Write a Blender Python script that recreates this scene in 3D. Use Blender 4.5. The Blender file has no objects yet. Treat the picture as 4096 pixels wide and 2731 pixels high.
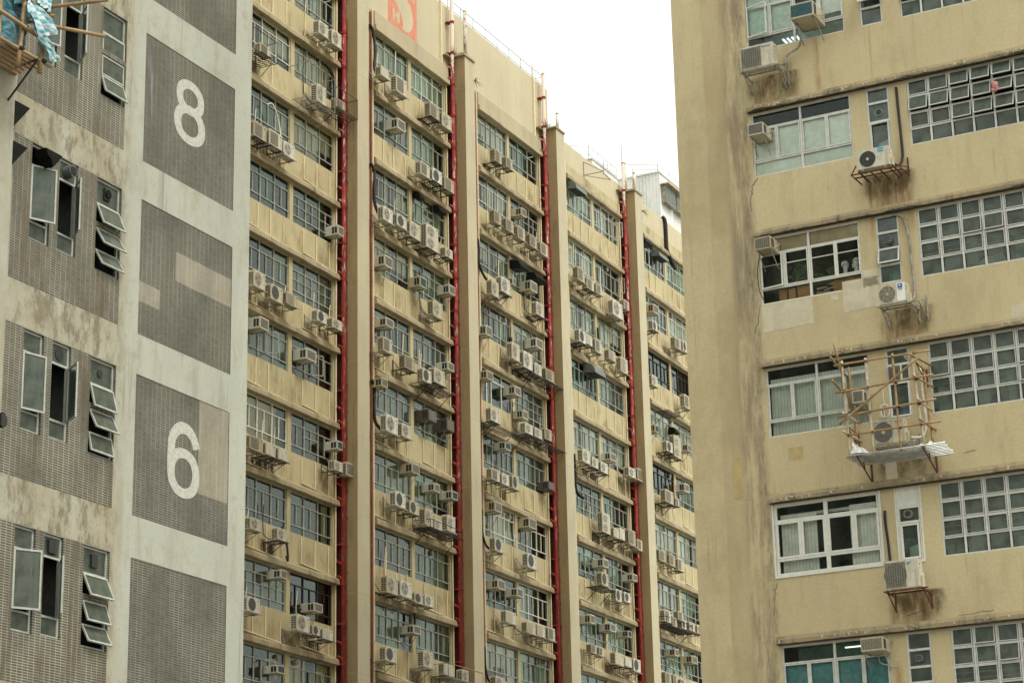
import bpy, math, random
from math import sin, cos, pi, radians
from mathutils import Vector, Matrix
scene = bpy.context.scene
col = scene.collection

# ---------------------------------------------------------------- camera
PITCH, ROLL = radians(17.56654), radians(-1.27302)
cp, sp, cr, sr = cos(PITCH), sin(PITCH), cos(ROLL), sin(ROLL)
cF = Vector((0, cp, sp)); cU = Vector((0, -sp, cp)); cR = Vector((1, 0, 0))
ax = cr*cR + sr*cU
ay = -sr*cR + cr*cU
cam_data = bpy.data.cameras.new('camera')
cam = bpy.data.objects.new('camera', cam_data); col.objects.link(cam)
cam.matrix_world = Matrix(((ax.x, ay.x, -cF.x, 0), (ax.y, ay.y, -cF.y, 0), (ax.z, ay.z, -cF.z, 8.0), (0, 0, 0, 1)))
cam_data.sensor_width = 36.0
cam_data.lens = 9027.7/4096*36
cam_data.clip_end = 3000
scene.camera = cam

# ---------------------------------------------------------------- sky, sun, exposure
SUN_EL, SUN_AZ = 56.0, 126.0      # degrees; azimuth clockwise from +Y
world = bpy.data.worlds.new('World'); scene.world = world; world.use_nodes = True
wn = world.node_tree.nodes; wl = world.node_tree.links
bgn = wn['Background']; bgn.inputs['Strength'].default_value = 0.15
sky = wn.new('ShaderNodeTexSky'); sky.sky_type = 'NISHITA'; sky.sun_disc = False
sky.sun_elevation = radians(SUN_EL); sky.sun_rotation = radians(SUN_AZ)
sky.air_density = 1.0; sky.dust_density = 6.0; sky.ozone_density = 1.0
hs = wn.new('ShaderNodeHueSaturation'); hs.inputs['Saturation'].default_value = 0.12
hs.inputs['Value'].default_value = 1.0
wl.new(sky.outputs[0], hs.inputs['Color'])
ov = wn.new('ShaderNodeMixRGB'); ov.inputs[0].default_value = 0.6     # an even cloud layer over the sky
ov.inputs[2].default_value = (8.2, 8.45, 7.95, 1)
wl.new(hs.outputs[0], ov.inputs[1]); wl.new(ov.outputs[0], bgn.inputs['Color'])
sund = bpy.data.lights.new('sun', 'SUN'); sund.energy = 1.4; sund.angle = radians(25); sund.color = (1, .975, .865)
sun = bpy.data.objects.new('sun', sund); col.objects.link(sun)
a = radians(SUN_AZ); e = radians(SUN_EL)
sdir = Vector((sin(a)*cos(e), cos(a)*cos(e), sin(e)))
sun.rotation_euler = sdir.to_track_quat('Z', 'Y').to_euler(); sun.location = (20, -20, 80)
scene.view_settings.view_transform = 'Standard'; scene.view_settings.look = 'None'
scene.view_settings.exposure = 0.55; scene.view_settings.gamma = 1.0
scene.render.resolution_x = 1024; scene.render.resolution_y = 682

# ---------------------------------------------------------------- helpers
class MB:
    def __init__(s): s.v = []; s.f = []; s.smooth = False
    def quad(s, *p):
        n = len(s.v); s.v += [tuple(q) for q in p]; s.f.append(tuple(range(n, n+len(p)))); return s
    def box(s, x0, x1, y0, y1, z0, z1):
        if x0 > x1: x0, x1 = x1, x0
        if y0 > y1: y0, y1 = y1, y0
        if z0 > z1: z0, z1 = z1, z0
        n = len(s.v)
        s.v += [(x0,y0,z0),(x1,y0,z0),(x1,y1,z0),(x0,y1,z0),(x0,y0,z1),(x1,y0,z1),(x1,y1,z1),(x0,y1,z1)]
        s.f += [tuple(n+i for i in q) for q in ((0,3,2,1),(4,5,6,7),(0,1,5,4),(1,2,6,5),(2,3,7,6),(3,0,4,7))]
        return s
    def prism(s, prof, x0, x1):            # profile of (y, z) points swept along x
        n = len(s.v); m = len(prof)
        s.v += [(x0, y, z) for y, z in prof] + [(x1, y, z) for y, z in prof]
        s.f += [(n+i, n+(i+1) % m, n+m+(i+1) % m, n+m+i) for i in range(m)]
        s.f += [tuple(n+i for i in range(m))[::-1], tuple(n+m+i for i in range(m))]
        return s
    def prism_y(s, prof, y0, y1):          # profile of (x, z) points swept along y
        n = len(s.v); m = len(prof)
        s.v += [(x, y0, z) for x, z in prof] + [(x, y1, z) for x, z in prof]
        s.f += [(n+i, n+(i+1) % m, n+m+(i+1) % m, n+m+i) for i in range(m)]
        s.f += [tuple(n+i for i in range(m)), tuple(n+m+i for i in range(m))[::-1]]
        return s
    def tube(s, pts, r, n=8, cap=True):
        pts = [Vector(p) for p in pts]; rings = []
        rr = r if isinstance(r, (list, tuple)) else [r]*len(pts)
        for i, p in enumerate(pts):
            a_ = pts[max(i-1, 0)]; b_ = pts[min(i+1, len(pts)-1)]
            t = (b_-a_).normalized()
            ref = Vector((0, 0, 1)) if abs(t.z) < .9 else Vector((1, 0, 0))
            if i and abs(t.dot(pref)) < .97: ref = pref
            e1 = (ref - t*ref.dot(t)).normalized(); e2 = t.cross(e1); pref = e1
            k = len(s.v); rings.append(k)
            s.v += [tuple(p + (e1*cos(2*pi*j/n) + e2*sin(2*pi*j/n))*rr[i]) for j in range(n)]
        for a_, b_ in zip(rings, rings[1:]):
            s.f += [(a_+j, a_+(j+1) % n, b_+(j+1) % n, b_+j) for j in range(n)]
        if cap:
            s.f += [tuple(rings[0]+j for j in range(n))[::-1], tuple(rings[-1]+j for j in range(n))]
        return s
    def disc(s, cx, y, cz, r, n=20, r_in=0.0, rz=None):     # flat ring or disc facing -Y
        rz = rz or r; k = len(s.v)
        if r_in <= 0:
            s.v += [(cx + r*cos(2*pi*j/n), y, cz + rz*sin(2*pi*j/n)) for j in range(n)]
            s.f.append(tuple(k+j for j in range(n)))
        else:
            for q in (r, r_in):
                s.v += [(cx + q*cos(2*pi*j/n), y, cz + q*rz/r*sin(2*pi*j/n)) for j in range(n)]
            s.f += [(k+j, k+(j+1) % n, k+n+(j+1) % n, k+n+j) for j in range(n)]
        return s
    def cyl_y(s, cx, cz, r, y0, y1, n=16): return s.tube([(cx, y0, cz), (cx, y1, cz)], r, n)
    def blob(s, c, rx, ry, rz, seed=0, amp=.12, nu=10, nv=7):
        rnd = random.Random(seed); k = len(s.v)
        s.v.append((c[0], c[1], c[2]-rz))
        for i in range(1, nv):
            th = pi*i/nv
            for j in range(nu):
                q = 1 + rnd.uniform(-amp, amp); ph = 2*pi*j/nu
                s.v.append((c[0]+rx*q*sin(th)*cos(ph), c[1]+ry*q*sin(th)*sin(ph), c[2]-rz*q*cos(th)))
        s.v.append((c[0], c[1], c[2]+rz)); top = len(s.v)-1
        for j in range(nu): s.f.append((k, k+1+(j+1) % nu, k+1+j))
        for i in range(nv-2):
            for j in range(nu):
                a_ = k+1+i*nu; s.f.append((a_+j, a_+(j+1) % nu, a_+nu+(j+1) % nu, a_+nu+j))
        a_ = k+1+(nv-2)*nu
        for j in range(nu): s.f.append((a_+j, a_+(j+1) % nu, top))
        return s
    def mesh(s, name, m, smooth=False):
        me = bpy.data.meshes.new(name); me.from_pydata(s.v, [], s.f)
        me.materials.append(m); me.update()
        if smooth:
            me.polygons.foreach_set('use_smooth', [True]*len(me.polygons))
        return me
    def build(s, name, m, parent=None, smooth=False, loc=None, rot=None):
        o = bpy.data.objects.new(name, s.mesh(name, m, smooth)); col.objects.link(o)
        if parent is not None: o.parent = parent
        if loc: o.location = loc
        if rot: o.rotation_euler = rot
        return o

def tag(o, label=None, cat=None, group=None, kind=None):
    if label: o['label'] = label
    if cat: o['category'] = cat
    if group: o['group'] = group
    if kind: o['kind'] = kind
    return o

def empty(name, loc=(0, 0, 0), rz=0.0):
    o = bpy.data.objects.new(name, None); col.objects.link(o)
    o.location = loc; o.rotation_euler = (0, 0, rz); o.empty_display_size = .3
    return o

def copy_tree(o, parent=None):
    c = o.copy(); col.objects.link(c); c.parent = parent
    for ch in list(o.children): copy_tree(ch, c)
    return c

class Facade:                      # u along the wall, w outward from it, z up
    def __init__(s, ox, oy, az):
        s.ox, s.oy, s.az = ox, oy, radians(az)
        s.X = Vector((cos(s.az), sin(s.az))); s.Y = Vector((-sin(s.az), cos(s.az)))
    def loc(s, u, w, z):
        return (s.ox + s.X.x*u - s.Y.x*w, s.oy + s.X.y*u - s.Y.y*w, z)
    def empty(s, name, u, w, z): return empty(name, s.loc(u, w, z), s.az)
GREY = Facade(-6.4686, 43.2186, 63.552)      # grey mosaic block on the left
LONG = Facade(-8.0159, 99.6782, 63.809)      # long factory block in the middle
TAN = Facade(6.8589, 56.2836, -27.556)       # tan mosaic block on the right

# ---------------------------------------------------------------- materials
class NT:
    def __init__(s, name):
        s.m = bpy.data.materials.new(name); s.m.use_nodes = True
        s.t = s.m.node_tree; s.n = s.t.nodes; s.l = s.t.links
        s.b = s.n['Principled BSDF']; s.out = s.n['Material Output']
        s.tc = s.n.new('ShaderNodeTexCoord')
        s.co = s.tc.outputs['Object']
    def noise(s, scale, sx=1, sy=1, sz=1, detail=4, rough=.6, off=0.0):
        mp = s.n.new('ShaderNodeMapping'); mp.inputs['Scale'].default_value = (sx, sy, sz)
        mp.inputs['Location'].default_value = (off, off*.7, off*.3)
        s.l.new(s.co, mp.inputs['Vector'])
        nz = s.n.new('ShaderNodeTexNoise'); nz.inputs['Scale'].default_value = scale
        nz.inputs['Detail'].default_value = detail; nz.inputs['Roughness'].default_value = rough
        s.l.new(mp.outputs[0], nz.inputs['Vector']); return nz.outputs['Fac']
    def ramp(s, fac, a, b, lo=0.0, hi=1.0):
        r = s.n.new('ShaderNodeMapRange'); r.interpolation_type = 'SMOOTHSTEP'
        r.inputs['From Min'].default_value = a; r.inputs['From Max'].default_value = b
        r.inputs['To Min'].default_value = lo; r.inputs['To Max'].default_value = hi
        s.l.new(fac, r.inputs['Value']); return r.outputs[0]
    def math(s, op, a, b=None, c=None):
        m = s.n.new('ShaderNodeMath'); m.operation = op
        for i, q in enumerate((a, b, c)):
            if q is None: continue
            if isinstance(q, (int, float)): m.inputs[i].default_value = q
            else: s.l.new(q, m.inputs[i])
        return m.outputs[0]
    def mix(s, fac, a, b, mode='MIX'):
        m = s.n.new('ShaderNodeMixRGB'); m.blend_type = mode
        for i, q in enumerate((fac, a, b)):
            if isinstance(q, (int, float)): m.inputs[i].default_value = q
            elif isinstance(q, tuple): m.inputs[i].default_value = (*q[:3], 1)
            else: s.l.new(q, m.inputs[i])
        return m.outputs[0]
    def xyz(s):
        if not hasattr(s, '_x'):
            x = s.n.new('ShaderNodeSeparateXYZ'); s.l.new(s.co, x.inputs[0]); s._x = x
        return s._x.outputs
    def band(s, axis, a, b, soft=.1):
        c = s.xyz()[axis]
        return s.math('MULTIPLY', s.ramp(c, a-soft, a+soft), s.ramp(c, b-soft, b+soft, 1, 0))
    def bump(s, h, strength=.3, dist=.02):
        b = s.n.new('ShaderNodeBump'); b.inputs['Strength'].default_value = strength
        b.inputs['Distance'].default_value = dist
        s.l.new(h, b.inputs['Height']); s.l.new(b.outputs[0], s.b.inputs['Normal'])
    def set(s, color=None, rough=.6, metal=0.0, spec=.3):
        if color is not None:
            if isinstance(color, tuple): s.b.inputs['Base Color'].default_value = (*color[:3], 1)
            else: s.l.new(color, s.b.inputs['Base Color'])
        if isinstance(rough, (int, float)): s.b.inputs['Roughness'].default_value = rough
        else: s.l.new(rough, s.b.inputs['Roughness'])
        s.b.inputs['Metallic'].default_value = metal
        s.b.inputs['Specular IOR Level'].default_value = spec
        return s.m

def simple(name, c, rough=.6, metal=0.0, var=.18, scale=6.0, dirt=None, dirt_amt=.5, streak=True, emis=None, spec=.3, age=None):
    t = NT(name)
    base = t.mix(t.ramp(t.noise(scale), .35, .65), tuple(x*(1-var) for x in c), tuple(min(1, x*(1+var*.6)) for x in c))
    if dirt:
        f = t.ramp(t.noise(2.2, 5, 5, .9 if streak else 5, 5, .65, 3), .5, .72, 0, dirt_amt)
        base = t.mix(f, base, dirt)
    if age:
        oi = t.n.new('ShaderNodeObjectInfo'); base = t.mix(t.math('POWER', oi.outputs['Random'], 1.4), base, age, 'MULTIPLY')
    m = t.set(base, rough, metal, spec)
    if emis:
        t.b.inputs['Emission Color'].default_value = (*emis[:3], 1); t.b.inputs['Emission Strength'].default_value = emis[3]
    return m

def glass(name, tint, refl=.06, rough=.03, veil=.0, veil_col=(.3, .33, .3)):
    t = NT(name); t.n.remove(t.b)
    tr = t.n.new('ShaderNodeBsdfTransparent'); tr.inputs[0].default_value = (*tint, 1)
    gl = t.n.new('ShaderNodeBsdfGlossy'); gl.inputs['Roughness'].default_value = rough
    gl.inputs['Color'].default_value = (.80, .90, .83, 1)
    fr = t.n.new('ShaderNodeFresnel'); fr.inputs['IOR'].default_value = 1.45
    fac = t.math('ADD', t.math('MULTIPLY', fr.outputs[0], 1.15), refl)
    mx = t.n.new('ShaderNodeMixShader'); t.l.new(fac, mx.inputs[0])
    last = tr.outputs[0]
    if veil > 0:
        df = t.n.new('ShaderNodeBsdfDiffuse'); df.inputs[0].default_value = (*veil_col, 1)
        m2 = t.n.new('ShaderNodeMixShader'); t.l.new(t.ramp(t.noise(2.4, 1, 1, 1, 3), .35, .65, veil*.45, min(1, veil*1.35)), m2.inputs[0])
        t.l.new(last, m2.inputs[1]); t.l.new(df.outputs[0], m2.inputs[2]); last = m2.outputs[0]
    t.l.new(last, mx.inputs[1]); t.l.new(gl.outputs[0], mx.inputs[2])
    # slight waviness of old sheet glass
    b = t.n.new('ShaderNodeBump'); b.inputs['Strength'].default_value = .05; b.inputs['Distance'].default_value = .02
    t.l.new(t.noise(1.3, 1, 1, 1, 1), b.inputs['Height']); t.l.new(b.outputs[0], gl.inputs['Normal'])
    t.l.new(mx.outputs[0], t.out.inputs['Surface']); return t.m

def long_wall(name, c, dark, amt=.45, soft_top=None):
    t = NT(name)
    big = t.ramp(t.noise(.35, 1, 1, .8, 3), .3, .7)
    base = t.mix(big, tuple(x*.93 for x in c), tuple(x*1.05 for x in c))
    base = t.mix(t.ramp(t.noise(14, 1, 1, 1, 5, .75), .3, .7, 0, .22), base, tuple(x*.72 for x in c))
    st = t.ramp(t.noise(1.3, 1.7, 1.7, .32, 7, .68), .48, .72, 0, amt)
    base = t.mix(st, base, dark)
    st2 = t.ramp(t.noise(2.4, 3.2, 3.2, .16, 5, .6, 11), .60, .74, 0, amt*.9)
    base = t.mix(st2, base, tuple(x*.6 for x in dark))
    pale = t.ramp(t.noise(.7, 1, 1, .5, 4, .5, 23), .62, .75, 0, .25)
    base = t.mix(pale, base, tuple(min(1, x*1.18) for x in c))
    t.bump(t.noise(30, 1, 1, 1, 4, .7), .25, .01)
    return t, base

M = {}
t, b_ = long_wall('cream_painted_wall', (.495, .425, .25), (.26, .205, .105), .55); 
ph_ = t.math('MODULO', t.math('ADD', t.xyz()[2], .35), 3.597)      # run-off grime collects on the lower half of each spandrel
gr_ = t.math('MULTIPLY', t.ramp(ph_, .5, 1.6, 1, 0), t.ramp(t.noise(1.0, 1.2, 1.2, .5, 7, .7, 41), .46, .70, 0, .8))
b_ = t.mix(gr_, b_, (.21, .15, .07)); M['cream'] = t.set(b_, .85)
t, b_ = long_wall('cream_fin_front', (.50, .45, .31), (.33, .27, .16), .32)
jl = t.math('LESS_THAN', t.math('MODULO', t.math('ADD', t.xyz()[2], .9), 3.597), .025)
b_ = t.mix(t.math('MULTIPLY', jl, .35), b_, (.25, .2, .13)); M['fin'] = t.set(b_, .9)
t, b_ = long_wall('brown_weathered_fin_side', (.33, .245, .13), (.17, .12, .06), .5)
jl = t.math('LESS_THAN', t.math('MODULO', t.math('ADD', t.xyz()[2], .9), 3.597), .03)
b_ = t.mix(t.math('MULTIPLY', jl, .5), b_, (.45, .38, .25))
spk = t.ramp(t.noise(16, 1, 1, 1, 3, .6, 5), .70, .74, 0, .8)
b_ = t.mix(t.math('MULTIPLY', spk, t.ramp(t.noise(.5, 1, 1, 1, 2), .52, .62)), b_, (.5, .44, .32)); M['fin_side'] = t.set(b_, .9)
t, b_ = long_wall('grimy_concrete_ledge', (.37, .31, .195), (.12, .093, .058), .7); M['ledge'] = t.set(b_, .9)
t, b_ = long_wall('parapet_band', (.44, .38, .25), (.29, .23, .14), .5); M['band'] = t.set(b_, .9)
t, b_ = long_wall('parapet_render', (.54, .475, .32), (.38, .31, .19), .3); M['parapet'] = t.set(b_, .9)

def tan_wall():
    t, base = long_wall('tan_mosaic_wall', (.53, .438, .242), (.315, .24, .11), .5)
    x = t.xyz()
    base = t.mix(t.ramp(t.noise(18, 1, 1, 1, 3, .8, 51), .38, .66, 0, .38), base, (.36, .28, .15))
    # fine mosaic grid, plus a few pale regrouted joints
    for ax_, step, wd in ((0, .0305, .006), (2, .0305, .006)):
        ln = t.math('LESS_THAN', t.math('MODULO', t.math('ADD', x[ax_], 50.0), step), wd)
        base = t.mix(t.math('MULTIPLY', ln, .35), base, (.60, .52, .36))
    cell = t.noise(3.0, 1, 1, 1, 2, .5, 31)
    for ax_, step in ((0, .366), (2, .305)):
        ln = t.math('LESS_THAN', t.math('MODULO', t.math('ADD', x[ax_], 50.0), step), .009)
        ln = t.math('MULTIPLY', ln, t.ramp(t.noise(5.0, *((1, 1, .35) if ax_ == 0 else (.35, 1, 1)), 3, .6, 31+ax_), .6, .72, 0, .42)); base = t.mix(ln, base, (.66, .6, .44))
    # grey run-off stain down the corner beside the windows
    st = t.math('MULTIPLY', t.band(0, -1.05, -.42, .12), t.ramp(t.noise(1.6, 2.6, 1, .35, 6, .7, 4), .36, .62, 0, .85))
    base = t.mix(st, base, (.235, .18, .115))
    st = t.math('MULTIPLY', t.band(0, -.66, -.34, .07), t.ramp(t.noise(2.6, 2.6, 1, .7, 8, .8, 9), .46, .66, 0, .7))
    base = t.mix(st, base, (.13, .105, .075))
    st = t.math('MULTIPLY', t.band(0, -1.62, -1.0, .04), t.ramp(t.noise(.8, 1, 1, .3, 4, .6, 14), .3, .7, .12, .5))
    base = t.mix(st, base, (.30, .225, .115))
    # horizontal pour joints
    jl = t.math('LESS_THAN', t.math('MODULO', t.math('ADD', x[2], .16), 1.803), .018)
    jl = t.math('MULTIPLY', jl, t.band(0, -9, -.4, .05)); base = t.mix(t.math('MULTIPLY', jl, t.ramp(t.noise(1.5), .42, .62, .03, .42)), base, (.60, .52, .36))
    blot = t.math('MULTIPLY', t.band(0, -9, -.3, .2), t.ramp(t.noise(1.0, 1, 1, .7, 7, .75, 71), .45, .7, 0, .5)); base = t.mix(blot, base, (.36, .285, .16))
    base = t.mix(t.ramp(t.noise(.55, 1, 1, .8, 6, .7, 81), .5, .72, 0, .4), base, (.36, .28, .15))
    # rust runs
    for u0, u1, z0, z1 in ((2.8, 4.0, 28.0, 29.55), (.75, .95, 32.3, 33.5), (-.1, .5, 32.3, 33.1), (2.6, 3.7, 17.8, 18.55), (4.1, 4.25, 21.0, 21.95), (1.6, 1.75, 32.4, 34), (2.6, 2.8, 15.5, 16.9), (2.9, 3.9, 25.0, 25.7)):
        f = t.math('MULTIPLY', t.band(0, u0, u1, .07), t.band(2, z0, z1, .25))
        f = t.math('MULTIPLY', f, t.ramp(t.noise(2.0, 4, 1, .5, 5, .6, u0), .36, .66, .15, .8))
        base = t.mix(f, base, (.30, .165, .06))
    t.bump(t.noise(40, 1, 1, 1, 3, .7), .3, .006)
    return t.set(base, .75)
M['tan'] = tan_wall()
t, b_ = long_wall('tan_ledge_concrete', (.30, .24, .14), (.11, .088, .055), .8); M['tan_ledge'] = t.set(b_, .9)
M['grime'] = simple('black_mould_edge', (.05, .042, .03), .95, var=.5, scale=9)

def grey_wall():
    t, base = long_wall('pale_grey_ribbed_render', (.385, .386, .318), (.25, .232, .165), .6)
    # brown weathering on the bands of the window bay and the column beside it
    f = t.math('MULTIPLY', t.band(0, -7.5, -2.2, .35), t.ramp(t.noise(.9, 1, 1, .7, 7, .7, 6), .33, .62, .15, .85))
    base = t.mix(f, base, (.325, .285, .19))
    f = t.math('MULTIPLY', t.band(0, -5.6, -2.3, .3), t.ramp(t.noise(1.6, 1.6, 1, .7, 8, .8, 16), .44, .60, 0, .9))
    base = t.mix(f, base, (.15, .128, .08))
    f = t.ramp(t.noise(1.1, 1, 1, 1, 8, .72, 26), .52, .66, 0, .5); base = t.mix(f, base, (.285, .255, .18))
    f = t.ramp(t.noise(5, 1, 1, 1, 6, .75, 36), .5, .7, 0, .35); base = t.mix(f, base, (.25, .235, .18))
    f = t.math('MULTIPLY', t.band(0, -2.72, -2.5, .1), t.band(2, 17.2, 18.0, .2)); base = t.mix(t.math('MULTIPLY', f, t.ramp(t.noise(3, 2.2, 1, .35, 6, .7, 3), .42, .58, 0, .8)), base, (.42, .22, .07))
    spk = t.ramp(t.noise(9, 1, 1, .8, 4, .7, 61), .66, .74, 0, .5); base = t.mix(spk, base, (.15, .13, .09))
    t.bump(t.noise(22, 1, 1, 1.6, 7, .85), .8, .015)
    return t.set(base, .9)
M['grey'] = grey_wall()

def mosaic(name, c1, c2, grout, dirt, amt, bw=.15, bh=.048, mort=.009, dirty=True):
    t = NT(name)
    cb = t.n.new('ShaderNodeCombineXYZ'); x = t.xyz(); t.l.new(t.math('ADD', x[0], x[1]), cb.inputs[0]); t.l.new(x[2], cb.inputs[1])
    br = t.n.new('ShaderNodeTexBrick'); br.offset = 0.0; br.squash = 1.0
    br.inputs['Scale'].default_value = 1.0; br.inputs['Brick Width'].default_value = bw; br.inputs['Row Height'].default_value = bh
    br.inputs['Mortar Size'].default_value = mort; br.inputs['Mortar Smooth'].default_value = .2
    br.inputs['Color1'].default_value = (*c1, 1); br.inputs['Color2'].default_value = (*c2, 1); br.inputs['Bias'].default_value = 0
    t.l.new(cb.outputs[0], br.inputs['Vector'])
    g = t.mix(t.ramp(t.noise(.9, 1, 1, .5, 6, .7, 2), .35, .65), grout, tuple(q*.42 for q in grout))
    t.l.new(g, br.inputs['Mortar'])
    base = br.outputs['Color']
    base = t.mix(t.ramp(t.noise(1.1, 2.2, 1, .25, 6, .7, 8), .48, .7, 0, amt), base, dirt)
    wash = t.ramp(t.noise(1.2, 2.4, 1, .2, 5, .6, 19), .64, .76, 0, .45)
    base = t.mix(wash, base, (.30, .33, .33)) if dirty else base
    t.bump(br.outputs['Fac'], -.4, .006)
    return t.set(base, .42, spec=.35)
M['tile'] = mosaic('dark_grey_mosaic', (.058, .056, .044), (.092, .088, .069), (.31, .30, .24), (.10, .088, .06), .45, mort=.0062)
M['tile_bay'] = mosaic('stained_grey_mosaic', (.058, .053, .038), (.098, .088, .064), (.37, .35, .265), (.085, .062, .034), .85, mort=.0072)
M['tile_beige'] = mosaic('beige_patch_mosaic', (.20, .178, .13), (.235, .21, .155), (.36, .34, .265), (.25, .20, .13), .3)
M['white_tile'] = mosaic('white_roof_house_tile', (.72, .73, .69), (.78, .79, .74), (.68, .69, .65), (.5, .5, .44), .25, .24, .14, .018, False)
M['digit'] = simple('pale_mosaic_digit', (.42, .42, .36), .7, var=.15, scale=12, dirt=(.4, .38, .3), dirt_amt=.5)

t = NT('peeling_red_pipe_paint')
f = t.ramp(t.noise(2.2, 4, 4, .9, 7, .75), .53, .63); z_ = t.xyz()[2]
f = t.math('MAXIMUM', t.math('MULTIPLY', f, t.ramp(z_, 20, 56, .15, 1.2)), t.ramp(t.math('ADD', z_, t.math('MULTIPLY', t.noise(2.4, 2, 2, 1, 6, .75), 9)), 58.4, 59.4))
b_ = t.mix(t.ramp(t.noise(1.2, 1, 1, .5), .35, .65), (.32, .04, .03), (.20, .026, .022))
b_ = t.mix(f, b_, (.56, .47, .39)); M['redpipe'] = t.set(b_, .7, spec=.15)
t = NT('pale_pipe_with_red_remains'); b_ = t.mix(t.ramp(t.noise(2.6, 3, 3, 1, 6, .75), .52, .6), (.60, .57, .47), (.27, .05, .035)); M['palepipe'] = t.set(b_, .7)
M['maroon'] = simple('maroon_painted_strip', (.11, .022, .018), .6, var=.3, scale=2, dirt=(.07, .015, .012))
M['brownpipe'] = simple('dull_red_thin_pipe', (.22, .055, .038), .6, dirt=(.3, .24, .15), dirt_amt=.6)
M['conduit'] = simple('cream_conduit', (.74, .64, .42), .7, var=.08, dirt=(.45, .34, .19), dirt_amt=.35)
M['alu_dull'] = simple('dull_grey_window_frame', (.37, .38, .33), .55, .1, var=.15, dirt=(.22, .20, .14), dirt_amt=.4)
M['alu'] = simple('old_aluminium_frame', (.56, .56, .50), .5, .1, var=.1, dirt=(.36, .33, .25), dirt_amt=.35)
M['whiteframe'] = simple('white_painted_frame', (.66, .65, .57), .5, var=.06, dirt=(.5, .46, .36), dirt_amt=.25)
M['blackframe'] = simple('black_window_frame', (.035, .035, .035), .5)
M['steel_dark'] = simple('black_steel_rack', (.035, .032, .030), .6, var=.4, dirt=(.12, .06, .03), dirt_amt=.6)
M['steel_grey'] = simple('grey_steel_bracket', (.30, .28, .23), .6, var=.3, dirt=(.16, .10, .05), dirt_amt=.7)
M['steel_rust'] = simple('rusty_red_steel', (.10, .035, .022), .8, var=.4, dirt=(.2, .1, .05))
M['ac_white'] = simple('off_white_ac_casing', (.56, .545, .45), .5, var=.12, dirt=(.30, .25, .16), dirt_amt=.65, age=(.78, .70, .54))
M['ac_cream'] = simple('yellowed_ac_casing', (.52, .48, .36), .55, var=.1, dirt=(.26, .20, .12), dirt_amt=.7, age=(.66, .60, .48))
M['ac_dark'] = simple('dark_ac_casing', (.10, .085, .065), .6, var=.2)
M['ac_face'] = simple('weathered_fan_guard', (.30, .275, .21), .6, var=.2, scale=20)
M['ac_slot'] = simple('black_louvre_slots', (.03, .03, .028), .6)
M['ac_fan'] = simple('dark_fan_recess', (.10, .095, .08), .5)
M['ac_mesh'] = simple('brown_coil_mesh', (.19, .165, .12), .7, var=.3, scale=30)
M['ac_teal'] = simple('teal_coil_face', (.03, .10, .11), .4)
M['black_rubber'] = simple('black_pipe_insulation', (.018, .018, .017), .6)
M['white_hose'] = simple('white_hose_wrap', (.6, .58, .5), .6, dirt=(.35, .3, .2))
M['hood_grey'] = simple('grey_green_sheet_metal', (.16, .185, .165), .45, .3, dirt=(.08, .08, .06))
M['hood_dark'] = simple('black_sheet_metal', (.010, .010, .009), .7, spec=.1)
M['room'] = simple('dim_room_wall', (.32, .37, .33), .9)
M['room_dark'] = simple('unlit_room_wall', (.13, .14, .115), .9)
M['lamp'] = simple('fluorescent_tube', (.9, .9, .85), .5, emis=(.8, 1, .92, 1.0))
M['lamp_warm'] = simple('warm_ceiling_panel', (.9, .85, .6), .5, emis=(1, .93, .62, 3.0))
M['asphalt'] = simple('asphalt', (.05, .05, .048), .9, var=.3, scale=.4)
M['paving'] = simple('concrete_paving', (.26, .25, .22), .9, scale=.6)
M['plaster'] = simple('pale_plaster_repair', (.54, .48, .34), .9, var=.1, scale=3, dirt=(.46, .38, .26), dirt_amt=.4)
M['plaster_tan'] = simple('ochre_plaster_repair', (.44, .335, .155), .9, var=.1, scale=3)
M['bust'] = simple('white_plaster_cast', (.70, .70, .64), .7, var=.05)
M['leaf'] = simple('potted_leaf', (.12, .20, .06), .6, var=.5, scale=30)
M['twig'] = simple('dry_grey_twig', (.16, .13, .08), .9)
M['card'] = simple('orange_brown_board', (.40, .20, .08), .8, var=.2, scale=2)
M['beige_board'] = simple('beige_window_board', (.46, .36, .22), .8, var=.12, scale=2, dirt=(.33, .25, .14))
M['pink'] = simple('pink_rubber', (.50, .19, .18), .5, var=.3, scale=30)
M['bag'] = simple('white_plastic_sheet', (.72, .72, .68), .4, var=.15, scale=5)
M['tubemetal'] = simple('galvanised_tube', (.50, .50, .46), .35, .5, dirt=(.3, .28, .22))
M['rope'] = simple('white_coiled_rope', (.62, .60, .50), .8)
M['blueplastic'] = simple('blue_plastic', (.03, .16, .42), .4)
M['tie'] = simple('black_nylon_tie', (.02, .018, .016), .7)
t = NT('run_off_stain'); t.n.remove(t.b); x = t.xyz()  # run-off dirt beneath the units, with the shade there painted in as well
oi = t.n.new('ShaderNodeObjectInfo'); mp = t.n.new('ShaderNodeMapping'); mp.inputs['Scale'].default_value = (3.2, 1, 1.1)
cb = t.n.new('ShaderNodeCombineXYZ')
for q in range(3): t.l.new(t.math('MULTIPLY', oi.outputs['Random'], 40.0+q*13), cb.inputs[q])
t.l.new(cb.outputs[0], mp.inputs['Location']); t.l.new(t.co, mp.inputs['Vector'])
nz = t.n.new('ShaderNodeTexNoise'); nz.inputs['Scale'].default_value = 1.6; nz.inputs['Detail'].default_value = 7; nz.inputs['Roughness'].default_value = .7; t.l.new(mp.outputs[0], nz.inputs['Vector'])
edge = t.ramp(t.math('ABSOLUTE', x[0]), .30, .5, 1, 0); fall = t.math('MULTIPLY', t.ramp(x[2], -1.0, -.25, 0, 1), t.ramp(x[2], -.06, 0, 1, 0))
f = t.math('MULTIPLY', t.math('MULTIPLY', edge, fall), t.ramp(nz.outputs['Fac'], .36, .64, .08, .66))
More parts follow.
